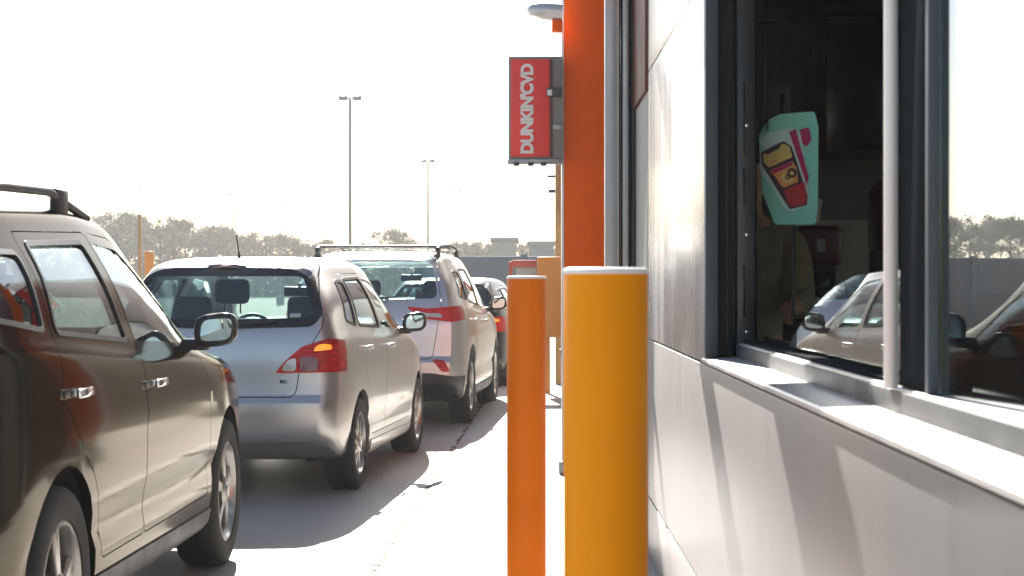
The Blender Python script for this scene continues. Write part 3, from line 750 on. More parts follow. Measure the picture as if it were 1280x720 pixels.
# bright leading edge of the frame
# mullion post between the two windows
box('mullion', .115, .134, 3.13, 3.375, 1.1185 + .045, 2.378, M['frame'], jf, .003)
box('mullion_core', .1345, .20, 3.16, 3.37, 1.1645, 2.378, M['frame'], jf, .002)
bm = bmesh.new(); tube(bm, [(.101, 3.387, 1.16), (.101, 3.387, 2.378)], .0135, 14); link('mullion_bead', bm, M['white_trim'], jf, 40)
box('glazing_bar', .108, .126, 3.105, 3.128, 1.164, 2.378, M['frame_light'], jf, .002)
box('track', .12, .25, 3.40, SY1 - .075, 1.1635, 1.172, M['frame'], jf, .001)
box('track', .185, .20, 3.40, SY1 - .075, 1.1725, 1.185, M['gloss_black'], jf, .001)
# fixed pane beside the mullion, standing a little out of line with the wall
def pane(name, x, y0, y1, z0, z1, yawdeg, piv, m, poly=None):
    bm = bmesh.new()
    pl = poly or [(y0, z0), (y1, z0), (y1, z1), (y0, z1)]
    prism(bm, [(p[0] - piv, p[1]) for p in pl], 'x', -.003, .003)
    o = link(name, bm, m, wall); o.location = (x - .6, piv, 0); o.rotation_euler = (0, 0, R(yawdeg)); return o
YAW2 = 5.3; YAW1 = 0.5
pane('window_pane', .729, -.1, 3.12, 1.166, 2.378, YAW2, 3.12, M['window_glass'])
arc = [(3.41, 1.18), (3.41, 1.388)] + [(3.75, 1.386), (4.1, 1.378), (4.35, 1.352), (4.65, 1.30), (4.9, 1.235), (5.05, 1.19), (5.06, 1.18)]
pane('reflection_pane', .775, 0, 0, 0, 0, YAW1, 3.41, M['window_glass'], arc)  # low pane added, its arc shaped to mirror the car without the sky
# ------------------------------------------------------------------ inside the kitchen
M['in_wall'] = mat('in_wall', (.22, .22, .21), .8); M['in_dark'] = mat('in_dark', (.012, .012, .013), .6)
M['in_floor'] = mat('in_floor', (.40, .33, .28), .6); M['tile'] = mat('tile', (.78, .72, .58), .4, var=.06)
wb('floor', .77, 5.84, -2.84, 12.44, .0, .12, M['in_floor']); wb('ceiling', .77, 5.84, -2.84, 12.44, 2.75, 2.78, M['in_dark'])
wb('partition', .77, 3.395, 9.5, 9.6, .12, 2.75, M['in_wall']); wb('partition', 3.4, 5.84, 9.5, 9.6, .12, 2.75, M['in_wall'])
wb('backsplash', 1.0, 3.0, 9.47, 9.497, 1.30, 1.70, M['tile'])
def wallcab(x0, x1, y0, y1, z0, z1, lab, nd):
    t = empty('wall_cupboard', ((x0 + x1) / 2, (y0 + y1) / 2, z0)); tag(t, lab, 'cupboard'); hw, hd, h = (x1 - x0) / 2, (y1 - y0) / 2, z1 - z0
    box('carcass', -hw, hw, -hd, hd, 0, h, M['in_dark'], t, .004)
    for k in range(nd):
        a_ = -hw + 2 * hw * k / nd; b_ = -hw + 2 * hw * (k + 1) / nd
        d = box('door', a_ + .004, b_ - .004, -hd - .02, -hd - .002, .005, h - .005, M['gloss_black'], t, .003)
        box('handle', b_ - .05, b_ - .035, -hd - .04, -hd - .022, .05, .2, M['dark_metal'], d, .002)
wallcab(.9, 1.36, 9.05, 9.46, 2.12, 2.70, 'dark wall cupboard above the teal hanging sign inside the kitchen', 1)
wallcab(1.52, 2.3, 8.95, 9.46, 2.02, 2.70, 'dark wall cupboard on the right, beside the white window edge', 2)
ct = empty('counter', (1.85, 8.3, .12)); tag(ct, 'dark kitchen counter behind the serving window', 'counter')
box('worktop', -.75, .8, -.35, .62, 1.02, 1.06, M['in_dark'], ct, .006); box('cabinet', -.72, .78, -.3, .6, 0, 1.015, M['maroon'], ct, .004)
# coffee grinder and brewer
M['brewer'] = mat('brewer', (.12, .02, .02), .35, coat=.4)
def brewer(loc, s, lab, wd):
    t = empty('coffee_brewer', loc); tag(t, lab, 'coffee machine')
    bm = bmesh.new(); bbox(bm, -wd, wd, -.14, .14, .0, .05, .01); bbox(bm, -wd, wd, .02, .14, .05, .34, .01); link('base', bm, M['in_dark'], t, 40)
    bm = bmesh.new(); bbox(bm, -wd * 1.05, wd * 1.05, -.16, .14, .26 * s, .44 * s, .035, seg=4); link('head', bm, M['brewer'], t, 40)
    bm = bmesh.new(); lathe(bm, [(0, .05), (.06, .05), (.075, .1), (.075, .2), (.06, .23), (0, .23)], 20, close=False); link('jug', bm, M['gloss_black'], t, 40)
    box('badge', -.018, .018, -.166, -.161, .32 * s, .38 * s, M['clear_lens'], t, .001)
    return t
brewer((1.33, 8.1, 1.18), 1.0, 'small dark red coffee machine with a pale badge under the teal sign', .10)
b2 = brewer((1.86, 8.3, 1.18), 1.25, 'large dark red coffee machine with rounded hopper beside the window edge', .22)
bm = bmesh.new(); bmesh.ops.create_icosphere(bm, subdivisions=3, radius=1)
for v in bm.verts: v.co = Vector((v.co.x * .25, v.co.y * .16, .58 + v.co.z * .14))
link('hopper', bm, M['brewer'], b2, 60)
sh_ = empty('cup_shelf', (1.33, 7.9, 1.335)); tag(sh_, 'black shelf holding paper cups under the small coffee machine', 'shelf')
def cup(loc, lab, col, s=1.0, tilt=0):
    t = empty('paper_cup', loc); tag(t, lab, 'cup', 'paper cups on the kitchen shelf'); t.rotation_euler = (tilt, 0, 0)
    bm = bmesh.new(); lathe(bm, [(0, 0), (.028 * s, 0), (.040 * s, .10 * s), (.042 * s, .102 * s), (.038 * s, .102 * s), (.026 * s, .006), (0, .006)], 24, close=False); link('cup_body', bm, col, t, 40)
    bm = bmesh.new(); lathe(bm, [(.042 * s, .1021 * s), (.044 * s, .106 * s), (.038 * s, .118 * s), (.012, .12 * s), (0, .12 * s)], 24, close=False); link('lid', bm, M['white_trim'], t, 40)
M['cup_red'] = mat('cup_red', (.45, .06, .03), .5); M['cup_orange'] = mat('cup_orange', (.6, .22, .08), .5)
box('board', -.19, .25, -.08, .08, -.012, .012, M['in_dark'], sh_, .003); 
for x in (-.17, .22): box('bracket', x - .008, x + .008, -.06, .06, -.16, -.013, M['in_dark'], sh_, .002)
cup((1.255, 7.75, 1.18), 'orange paper cup, leftmost under the black shelf', M['cup_orange']); cup((1.34, 7.72, 1.18), 'red paper cup, middle one under the black shelf', M['cup_red']); cup((1.43, 7.76, 1.18), 'pale paper cup, rightmost under the black shelf', M['tile'])
cup((1.30, 7.95, 1.63), 'pale paper cup on top of the small dark red coffee machine', M['tile'], .9)
# hanging sign with a cup picture
M['teal'] = mat('teal', (.28, .80, .66), .55, var=.08, scale=8); M['teal_light'] = mat('teal_light', (.65, .92, .88), .5, var=.06)
M['sign_magenta'] = mat('sign_magenta', (.50, .015, .14), .5); M['sign_red'] = mat('sign_red', (.55, .02, .03), .5); M['sign_yellow'] = mat('sign_yellow', (.80, .62, .18), .5)
M['sign_dark'] = mat('sign_dark', (.05, .01, .03), .5); M['sign_orange'] = mat('sign_orange', (.85, .36, .12), .5)
SYD = 6.1
hs = empty('hanging_sign', P(985, 205, SYD)); tag(hs, 'teal sign with a takeaway cup picture hanging inside the window', 'sign')
o0 = P(985, 205, SYD)
def sp(name, pts, layer, m, par=None, r=.01, th=.004):
    q = [((x - 985) / F * SYD, -(y - 205) / F * SYD) for x, y in pts]
    q = roundpoly(q, r, 4); bm = bmesh.new(); y0 = -.004 * layer; prism(bm, q, 'y', y0 - th, y0 - .0005); return link(name, bm, m, par or hs, 40)
bk = sp('back_board', [(958, 151), (975, 143), (1017, 140), (1022, 160), (1021, 262), (1018, 281), (968, 281), (952, 240), (948, 170)], 0, M['teal'], th=.012)
sp('cup_outline', [(948, 174), (962, 166), (990, 160), (999, 166), (1008, 220), (1010, 256), (990, 265), (980, 262), (966, 238), (949, 214)], 3, M['teal_light'], bk)
sp('straw', [(985, 166), (993, 162), (1009, 222), (1007, 232)], 4.2, M['sign_magenta'], bk, .004)
sp('flag', [(998, 163), (1009, 160), (1013, 175), (1007, 184), (1002, 181)], 3.6, M['sign_magenta'], bk, .004)
sp('cup_edge', [(950, 191), (978, 177), (988, 184), (1008, 245), (1007, 257), (986, 262), (978, 250), (951, 206)], 4, M['sign_dark'], bk, .006)
sp('cup_lid', [(952, 194), (978, 180), (985, 184), (989, 197), (960, 210), (953, 204)], 5, M['sign_yellow'], bk, .005)
sp('lid_opening', [(953, 192), (964, 185), (974, 182), (973, 186), (958, 194)], 6, M['sign_dark'], bk, .003)
sp('lid_shadow', [(961, 203), (970, 199), (970, 202), (964, 205)], 6, M['sign_orange'], bk, .003)
sp('cup_body', [(978, 238), (1004, 228), (1007, 250), (1004, 256), (988, 259), (984, 255)], 5, M['sign_red'], bk, .004)
sp('cup_band', [(961, 214), (989, 202), (994, 210), (996, 228), (979, 235), (976, 234), (968, 222)], 5, M['sign_orange'], bk, .004)
sp('band_stripe', [(962, 214), (988, 203), (989, 207), (965, 218)], 6, M['sign_magenta'], bk, .002)
def ringshape(name, cx, cy, ra, rb, layer, m):
    bm = bmesh.new(); k = SYD / F; n = 20; y0 = -.004 * layer
    A = []
    for t in range(n):
        c, s = math.cos(2 * math.pi * t / n), math.sin(2 * math.pi * t / n)
        A.append([bm.verts.new(((cx - 985) * k + r * c * k, yy, -(cy - 205) * k + r * s * k)) for r, yy in ((ra, y0), (ra, y0 - .004), (rb, y0 - .004), (rb, y0))])
    for t in range(n):
        for j in range(4): bm.faces.new((A[t][j], A[t][(j + 1) % 4], A[(t + 1) % n][(j + 1) % 4], A[(t + 1) % n][j]))
    bmesh.ops.recalc_face_normals(bm, faces=bm.faces[:]); link(name, bm, m, bk, 40)
ringshape('doughnut', 983, 222, 3.2, 8, 6, M['sign_yellow']); ringshape('doughnut_hole', 983, 222, 1.6, 3.1, 6.2, M['sign_dark']); ringshape('doughnut_icing', 988, 217, 3, 6, 6.6, M['sign_dark'])
bm = bmesh.new(); tube(bm, [((955 - 985) / F * SYD, .01, .14), ((957 - 985) / F * SYD, .01, .28), ((957 - 985) / F * SYD, .01, 2.74 - o0.z)], .003, 6); link('hanger', bm, M['dark_metal'], hs)
bm = bmesh.new(); tube(bm, [(.02, .01, -.2), (.022, .02, -.34), (.02, .02, -.53)], .006, 8); link('stem', bm, M['dark_metal'], hs)
box('clip', -.083, -.066, -.012, .012, .11, .155, M['in_dark'], hs, .003)

# ------------------------------------------------------------------ person at the window
M['khaki'] = mat('khaki', (.40, .34, .19), .85, bump=.3, bscale=30); M['skin'] = mat('skin', (.78, .42, .28), .5); M['hair'] = mat('hair', (.02, .012, .01), .6); M['trousers'] = mat('trousers', (.02, .02, .022), .8)
def skin_mesh(name, verts, edges, radii, m, parent, sub=2, root=0, loc=(0, 0, 0)):
    me = bpy.data.meshes.new(name); me.from_pydata(verts, edges, []); o = bpy.data.objects.new('tmp', me); C.objects.link(o)
    o.modifiers.new('s', 'SKIN'); 
    for i, r in enumerate(radii):
        d = me.skin_vertices[0].data[i]; d.radius = r if isinstance(r, tuple) else (r, r); d.use_root = (i == root)
    o.modifiers['s'].use_smooth_shade = True
    sb = o.modifiers.new('u', 'SUBSURF'); sb.levels = sub; sb.render_levels = sub
    dg = bpy.context.evaluated_depsgraph_get(); dg.update(); nm = bpy.data.meshes.new_from_object(o.evaluated_get(dg)); bpy.data.objects.remove(o)
    r = link(name, nm, m, parent); nm.polygons.foreach_set('use_smooth', [True] * len(nm.polygons)); return r
PX, PY = .915, 7.25
H = P(985, 390, 6.75) - Vector((PX, PY, .12))      # hand position relative to the person's base
V_ = [(0, 0, .95), (0, .0, 1.08), (0, .01, 1.25), (0, 0, 1.42), (0, -.005, 1.52), (0, -.02, 1.60), (0, -.03, 1.70), (0, -.02, 1.78),
      (.12, .0, 1.42), (.19, -.01, 1.40), (.20, -.10, 1.16), (H.x + .055, H.y + .16, H.z + .02), (H.x + .02, H.y + .05, H.z + .01),
      (-.12, .0, 1.42), (-.17, 0, 1.40), (-.17, .02, 1.14), (-.14, -.06, .92), (-.14, -.09, .84),
      (.09, 0, .90), (.10, .01, .50), (.10, .03, .10), (.10, -.08, .035), (-.09, 0, .90), (-.10, .01, .50), (-.10, .03, .10), (-.10, -.08, .035)]
E_ = [(0, 1), (1, 2), (2, 3), (3, 4), (4, 5), (5, 6), (6, 7), (3, 8), (8, 9), (9, 10), (10, 11), (11, 12), (3, 13), (13, 14), (14, 15), (15, 16), (16, 17),
      (0, 18), (18, 19), (19, 20), (20, 21), (0, 22), (22, 23), (23, 24), (24, 25)]
Rr = [(.15, .10), (.135, .10), (.15, .11), (.13, .09), (.055, .055), (.06, .07), (.085, .10), (.06, .07), .07, .06, .05, .036, .028, .07, .06, .05, .036, .03, .085, .06, .045, .035, .085, .06, .045, .035]
person = skin_mesh('person', V_, E_, Rr, M['skin'], None); person.location = (PX, PY, .12)
tag(person, 'person in a khaki shirt reaching a hand towards the cups inside the window', 'person')
def off_skin(name, idx, grow, m):
    rm = {v: i for i, v in enumerate(idx)}
    es = [(rm[a_], rm[b_]) for a_, b_ in E_ if a_ in rm and b_ in rm]
    rr = [tuple(x + grow for x in (Rr[i] if isinstance(Rr[i], tuple) else (Rr[i], Rr[i]))) for i in idx]
    return skin_mesh(name, [V_[i] for i in idx], es, rr, m, person)
off_skin('shirt', [0, 1, 2, 3, 8, 9, 10, 11, 13, 14, 15, 16], .018, M['khaki']); off_skin('trousers', [0, 18, 19, 20, 22, 23, 24], .012, M['trousers'])
bm = bmesh.new(); bmesh.ops.create_icosphere(bm, subdivisions=3, radius=1)
for v in bm.verts: v.co = Vector((v.co.x * .098, -.005 + v.co.y * .112, 1.745 + v.co.z * .10 + (.02 if v.co.y < -.4 else 0)))
link('hair', bm, M['hair'], person, 60)
# hand: palm and five fingers curled round a cup
def finger(pts, r): return pts, r
hv, he, hr = [], [], []
Hh = H
def chain(pts, rad, root=None):
    i0 = len(hv)
    for k, p in enumerate(pts): hv.append(tuple(Hh + Vector(p))); hr.append(rad[k]); 
    for k in range(len(pts) - 1): he.append((i0 + k, i0 + k + 1))
    if root is not None: he.append((root, i0))
chain([(.02, .05, .01), (.0, .0, .0), (-.01, -.04, 0)], [(.030, .022), (.040, .018), (.040, .016)])
for k, (dz, ln) in enumerate(((.03, .9), (.011, 1.0), (-.009, .95), (-.028, .75))):
    chain([(-.015, -.065, dz), (-.03, -.065 - .035 * ln, dz - .003), (-.022, -.065 - .055 * ln, dz - .008), (.002, -.065 - .062 * ln, dz - .012)], [.010, .009, .0085, .0075], 2)
chain([(.015, -.015, .035), (.022, -.045, .045), (.022, -.075, .04)], [.013, .011, .009], 1)
skin_mesh('hand', hv, he, hr, M['skin'], person, 2, 1)

# ------------------------------------------------------------------ corner trims and orange blade
ch = empty('door_surround', (.5, 9.5, 0)); tag(ch, 'tall grey metal door surround between the orange blade and the panelled wall', 'door surround')
for x0, x1, dy, mk in ((.436, .499, 0, 'grey_trim'), (.501, .509, -.01, 'beige_render'), (.511, .528, .03, 'gloss_black'), (.530, .560, -.005, 'grey_trim'), (.562, .579, .01, 'frame'), (.5795, .598, .03, 'dark_metal')):
    box('channel', x0 - .5, x1 - .5, dy, .12, .045, 3.75, M[mk], ch, .003)
bl = empty('orange_pillar', (.41, 12.2, .045)); tag(bl, 'tall orange pillar with a white edge standing against the building', 'pillar')
box('blade', -.133, .146, 0, .20, 0, 4.6, M['orange_panel'], bl, .004); box('edge_strip', -.150, -.1335, -.006, .206, .0, 4.6, M['white_trim'], bl, .002)
box('edge_strip', .1465, .158, -.004, .2, 0, 4.6, M['white_trim'], bl, .002)
box('base_plate', -.17, .19, -.03, .23, 0, .09, M['grey_trim'], bl, .004); box('hinge', -.162, -.151, .0, .05, .82, .86, M['grey_trim'], bl, .002)
# unseen fins added above the window: they throw the slanting shadows on the panels below it
for lab, y, z0, z1, x1, mk in (('unseen grey metal fin added above the serving window to cast a shadow', 7.2, 2.91, 3.42, -.12, 'grey_trim'), ('unseen orange metal fin added nearer the orange pillar to cast a shadow', 9.3, 3.13, 3.35, -.16, 'orange_panel')):
    t = empty('shadow_fin', (.584, y, z0)); tag(t, lab, 'shadow caster')
    box('blade', x1 - .584, -.012, -.025, .025, 0, z1 - z0, M[mk], t, .004); box('wall_bracket', -.0115, -.0005 + .0, -.06, .06, .02, z1 - z0 - .02, M['frame'], t, .002)
# bollards
def bollard(loc, m, lab, h=1.385):
    t = empty('bollard', loc); tag(t, lab, 'bollard', 'bollards guarding the wall')
    bm = bmesh.new(); lathe(bm, [(0.0718, 0), (.072, .01), (.072, h - .012), (.068, h - .001), (0, h - .001)], 64, close=False); link('sleeve', bm, m, t, 30)
    bm = bmesh.new(); lathe(bm, [(.0732, h - .008), (.0736, h - .002), (.072, h + .0005), (.065, h + .002), (.04, h + .0025), (0, h + .0025)], 64, close=False); link('cap', bm, M['white_trim'], t, 60)
    bm = bmesh.new(); lathe(bm, [(.09, .0), (.09, .012), (.0725, .016), (.0725, 0)], 48); link('collar', bm, M['grey_trim'], t, 40)
bollard((.140, 3.03, .0), M['yellow_bollard'], 'yellow orange bollard with white cap nearest the camera', 1.384)
bollard((.009, 6.50, .04), M['orange_bollard'], 'slim looking deep orange bollard farther along the kerb', 1.344)

# ------------------------------------------------------------------ projecting sign and lamp
SY = 12.05
M['sign_face'] = mat('sign_face', (.88, .05, .04), .5, var=.08, scale=3); M['sign_side'] = mat('sign_side', (.26, .26, .25), .5, .2, var=.1)
ps = empty('projecting_sign', P(665, 137, SY)); tag(ps, 'red box sign with white upright lettering fixed to the orange pillar', 'sign')
k_ = SY / F
def sb(name, x0, x1, y0, y1, d0, d1, m, bev=.004, par=None):
    return box(name, (x0 - 665) * k_, (x1 - 665) * k_, d0, d1, -(y1 - 137) * k_, -(y0 - 137) * k_, m, par or ps, bev)
sb('case', 635.5, 703, 70, 204, .012, .16, M['sign_side']); fc = sb('face', 638.5, 687, 74, 196, -.004, .0115, M['sign_face'])
sb('face_return', 687.3, 690.5, 74, 196, -.002, .0115, M['maroon'], .001)
sb('bracket', 683, 703, 110, 121, -.03, .0115, M['frame_light2']); sb('bracket', 684, 690, 113, 120, -.045, -.031, M['white_trim'], .002)
sb('bracket', 690.8, 703, 156, 162, -.01, .0115, M['grey_trim']); sb('bottom_rail', 634.5, 703, 199, 205, -.012, .0115, M['grey_trim'])
for x in (642, 660, 676): sb('clip', x, x + 7, 203, 207.5, -.02, .01, M['dark_metal'], .001)
fcur = bpy.data.curves.new('txt', 'FONT'); fcur.body = "DUNKIN'CVD"; fcur.size = .135; fcur.extrude = .004; fcur.offset = .0065; fcur.align_x = 'CENTER'; fcur.align_y = 'CENTER'; fcur.space_character = .93
to = bpy.data.objects.new('tmp', fcur); C.objects.link(to); dg = bpy.context.evaluated_depsgraph_get(); dg.update()
tm = bpy.data.meshes.new_from_object(to.evaluated_get(dg)); bpy.data.objects.remove(to)
xs_ = [v.co.x for v in tm.vertices]; ys_ = [v.co.y for v in tm.vertices]; sx_ = 112 * k_ / (max(xs_) - min(xs_)); sy_ = 17 * k_ / (max(ys_) - min(ys_))
cx_, cy_ = (max(xs_) + min(xs_)) / 2, (max(ys_) + min(ys_)) / 2
for v in tm.vertices: x, y, z = v.co; v.co = (-(y - cy_) * sy_ + (658.5 - 665) * k_, -.0045 - (z + .004) , (x - cx_) * sx_ - (136 - 137) * k_)
lt = link('lettering', tm, M['white_trim'], fc)
cl = empty('flood_lamp', P(703, 14, SY)); tag(cl, 'grey rounded lamp head reaching out from the top of the orange pillar', 'lamp')
bm = bmesh.new(); pts = [((x - 703) * k_, 0, -(y - 14) * k_) for x, y in ((661, 9), (664, 12), (680, 14), (703, 16))]; tube(bm, pts, [.022, .045, .058, .06], 20)
link('lamp_head', bm, M['sill_metal'], cl, 50); box('mount', (690 - 703) * k_, 0, -.04, .05, -(40 - 14) * k_, -(26 - 14) * k_, M['orange_panel'], cl, .003); box('stem', (694-703)*k_, (700-703)*k_, -.02, .02, -(27 - 14) * k_, -.04, M['grey_trim'], cl, .002)

# ------------------------------------------------------------------ beyond the lane
M['menu_orange'] = mat('menu_orange', (.70, .26, .04), .5, var=.12, scale=2); M['tan_post'] = mat('tan_post', (.45, .28, .12), .6); M['pale_red'] = mat('pale_red', (.50, .10, .07), .6)
mb = empty('menu_board', (P(690, 0, 21).x, 21, 0)); tag(mb, 'orange menu board cabinet on legs beyond the far bollard', 'menu board'); k2 = 21 / F
def q2(name, x0, x1, y0, y1, d0, d1, m, par=None): return box(name, (x0 - 690) * k2, (x1 - 690) * k2, d0, d1, CAM_Z - (y1 - VY) * k2, CAM_Z - (y0 - VY) * k2, m, par or mb, .006)
q2('cabinet', 672, 712, 321, 422, 0, .35, M['menu_orange']); q2('header', 640, 671, 325, 334, .02, .3, M['pale_red']); q2('header_panel', 645, 671, 335, 350, .04, .3, M['beige_render'])
q2('header_arm', 636, 641, 327, 349, .04, .28, M['pale_red'])
for x in (682, 706): q2('leg', x, x + 6, 422.5, 497, .1, .22, M['menu_orange'])
hp = empty('height_post', (P(697.5, 0, 23).x, 23, 0)); tag(hp, 'slender tan post with two small arms behind the red sign', 'post'); k3 = 23 / F
def q3(name, x0, x1, y0, y1, m): return box(name, (x0 - 697.5) * k3, (x1 - 697.5) * k3, -.03, .05, CAM_Z - (y1 - VY) * k3, CAM_Z - (y0 - VY) * k3, m, hp, .004)
q3('pole', 694, 702, 150, 484, M['tan_post']); q3('arm', 684, 693.8, 219, 222, M['frame_light2']); q3('camera', 685.5, 693.8, 237, 241, M['in_dark'])
# debris on the ground
for (x, y, s, lab) in ((612, 545, .05, 'small dark scrap of litter on the pale ground, farther one'), (608, 551, .045, 'small dark scrap of litter on the pale ground, nearer one')):
    Y = CAM_Z * F / (y - VY); bm = bmesh.new(); bmesh.ops.create_icosphere(bm, subdivisions=2, radius=1)
    for v in bm.verts: v.co = Vector((v.co.x * s, v.co.y * s * 1.4, v.co.z * .008 + .01)) * random.uniform(.9, 1.1)
    o = link('litter', bm, M['dark_metal'], None, 60); o.location = (P(x, y, Y).x, Y, .006); tag(o, lab, 'litter', 'litter by the far bollard')

# parapet wall
def at(x, Y): return (x - VX) / F * Y
M['barrier'] = mat('barrier', (.16, .165, .17), .8, var=.15, scale=.6, bump=.2); 
bw = empty('boundary_wall', (0, 50, 0)); tag(bw, 'long grey boundary wall across the far side of the car park', 'wall')
for k in list(range(-16, -6)) + list(range(-1, 9)):
    box('wall_section', k * 3.0 + .02, k * 3.0 + 2.98, 0, .2, 0, 2.12, M['barrier'], bw, .02)
    box('wall_post', k * 3.0 - .1, k * 3.0 + .1, -.06, -.002, 0, 2.18, M['barrier'], bw, .01)
# light poles
M['pole'] = mat('pole', (.30, .30, .29), .5, .6)
def lightpole(x, top, Y, heads, lab, r=.07, grp='car park lamp posts'):
    t = empty('lamp_post', (at(x, Y), Y, 0)); tag(t, lab, 'lamp post', grp); h = CAM_Z + (VY - top) / F * Y
    bm = bmesh.new(); tube(bm, [(0, 0, .5), (0, 0, h)], [r, r * .65], 10); link('pole', bm, M['pole'], t, 50)
    bm = bmesh.new(); lathe(bm, [(.25, 0), (.25, .6), (0, .6)], 20, close=False); link('base', bm, M['concrete_kerb'], t, 50)
    for s in heads:
        bm = bmesh.new(); vs = bbox(bm, min(s * .07, s * .29), max(s * .07, s * .29), -.12, .12, h - .02, h + .09, .03); bbox(bm, min(0, s * .1), max(0, s * .1), -.03, .03, h + .01, h + .05, .005)
        hd = link('lamp_head', bm, M['pole'], t, 40)
        box('lens', min(s * .09, s * .27), max(s * .09, s * .27), -.10, .10, h - .03, h - .021, M['clear_lens'], hd, .001)
lightpole(437.5, 124, 45, (-1, 1), 'tall double headed lamp post rising behind the rack of the silver car', .055)
lightpole(535, 202, 75, (-1, 1), 'middle distance double headed lamp post right of the tallest one', .06)
lightpole(570, 239, 100, (-1, 1), 'faint far lamp post, rightmost of the row', .05)
lightpole(137.5, 195, 95, (), 'faint bare pole above the bronze car', .035)
lightpole(290, 244, 100, (-1, 1), 'faint far lamp post above the hatchback', .05)
lightpole(172, 234, 100, (1,), 'faint far lamp post just right of the bronze car', .05)
lightpole(350, 258, 110, (1,), 'faintest far lamp post between the hatchback and the tallest pole', .05)
# orange lift-like post at the left
os_ = empty('orange_barrier', (at(186, 30), 30, 0)); tag(os_, 'orange barrier post with pale pole behind the bronze car', 'barrier post'); k4 = 30 / F
for nm, x0, x1, y0, y1, m in (('board', 180, 191, 314, 345, 'menu_orange'), ('pole', 171.5, 175.5, 268, 450, 'tan_post'), ('pole', 189, 193, 345.5, 450, 'tan_post')):
    box(nm, (x0 - 186) * k4, (x1 - 186) * k4, 0, .08, max(0, CAM_Z - (y1 - VY) * k4), CAM_Z - (y0 - VY) * k4, M[m], os_, .004)
# far buildings
M['far_wall'] = mat('far_wall', (.30, .28, .25), .8, var=.1); M['far_roof'] = mat('far_roof', (.16, .15, .15), .8); M['far_glass'] = mat('far_glass', (.05, .06, .07), .2)
def farb(x0, x1, top, Y, d, lab, nw, wm):
    t = empty('far_building', (at((x0 + x1) / 2, Y), Y, 0)); tag(t, lab, 'building'); hw = (x1 - x0) / 2 / F * Y; h = CAM_Z + (VY - top) / F * Y
    b = box('wall', -hw, hw, 0, d, 0, h, wm, t, .03); box('roof', -hw - .2, hw + .2, -.2, d + .2, h + .01, h + .3, M['far_roof'], t, .03)
    nf = max(1, int(h / 3.2))
    for i in range(nw):
        for j in range(nf):
            x = -hw + (i + .5) * 2 * hw / nw; z = .9 + j * 3.2; ww = hw / nw * .55
            wn = box('window', x - ww, x + ww, -.04, -.005, z, z + 1.4, M['white_trim'], t, .01); box('pane', x - ww + .08, x + ww - .08, -.06, -.045, z + .08, z + 1.32, M['far_glass'], wn, .005)
farb(616, 645, 302, 130, 9, 'pale square building on the skyline above the black car', 3, M['far_wall'])
farb(662, 692, 306, 140, 9, 'low grey building on the skyline left of the tan post', 2, M['barrier'])
rb = empty('red_restaurant', (-26.0, 40, 0)); tag(rb, 'red building with a grey tower mirrored in the right window', 'building')
box('wall', -7, 1.2, 0, 8, 0, 4.2, M['pale_red'], rb, .03); box('roof', -7.2, 1.4, -.2, 8.2, 4.21, 4.4, M['far_roof'], rb, .03)
box('tower', -3, .8, -.5, 3, 4.41, 5.7, M['grey_trim'], rb, .03)
for k in range(3): wn = box('window', -6 + k * 2.4, -4.4 + k * 2.4, -.05, -.005, .9, 2.4, M['white_trim'], rb, .01); box('pane', -5.9 + k * 2.4, -4.5 + k * 2.4, -.07, -.055, 1.0, 2.3, M['far_glass'], wn, .005)

# ------------------------------------------------------------------ trees
M['bark'] = mat('bark', (.10, .075, .05), .9, bump=.4); LM = []
for i, c in enumerate(((.14, .135, .04), (.18, .15, .05), (.19, .14, .06))):
    LM.append(mat('foliage_' + ('olive', 'tan', 'dry')[i], c, .8, var=.35, scale=.7))
def tree_mesh(seed, h, rw, n, leaf):
    rnd = random.Random(seed); bt = bmesh.new(); tips = []
    top = h * .8; tube(bt, [(0, 0, 0), (rnd.uniform(-.1, .1), 0, h * .3), (rnd.uniform(-.2, .2), rnd.uniform(-.2, .2), h * .6), (0, 0, top)], [.13, .10, .07, .02], 8)
    for k in range(14):
        z = h * rnd.uniform(.22, .75); a_ = rnd.uniform(0, 6.28); l_ = rw * rnd.uniform(.55, 1.05) * (1.15 - abs(z / h - .45)); e_ = rnd.uniform(.25, 1.0)
        p1 = Vector((math.cos(a_) * l_ * .5, math.sin(a_) * l_ * .5, z + l_ * e_ * .4)); p2 = Vector((math.cos(a_) * l_, math.sin(a_) * l_, min(h * .86, z + l_ * e_)))
        tube(bt, [(0, 0, z), p1, p2], [.05, .03, .012], 5); tips += [p1, p2, p2 + Vector((rnd.uniform(-.4, .4), rnd.uniform(-.4, .4), rnd.uniform(-.3, .2)))]
    tips.append(Vector((0, 0, h * .9)))
    bl_ = bmesh.new()
    for k in range(n):
        t = rnd.choice(tips); r = rw * .26 * rnd.random() ** .8; d = Vector((rnd.gauss(0, 1), rnd.gauss(0, 1), rnd.gauss(0, .8))).normalized() * r; p = t + d
        nrm = Vector((rnd.gauss(0, 1), rnd.gauss(0, 1), rnd.gauss(0, 1))).normalized(); u = nrm.orthogonal().normalized() * leaf * rnd.uniform(.5, 1.3); v = nrm.cross(u).normalized() * leaf * rnd.uniform(.3, .8)
        bl_.faces.new([bl_.verts.new(p + q) for q in (-u, -v, u, v)])
    return mesh_of(bt), mesh_of(bl_)
TM = [tree_mesh(s, 6.5, 2.3, 6500, .085) for s in range(4)] + [tree_mesh(9, 6.5, 1.5, 1800, .07)]
TL = ['tall bushy olive tree', 'round tan tree', 'dry brownish tree', 'spreading olive tree', 'thin half bare tree']
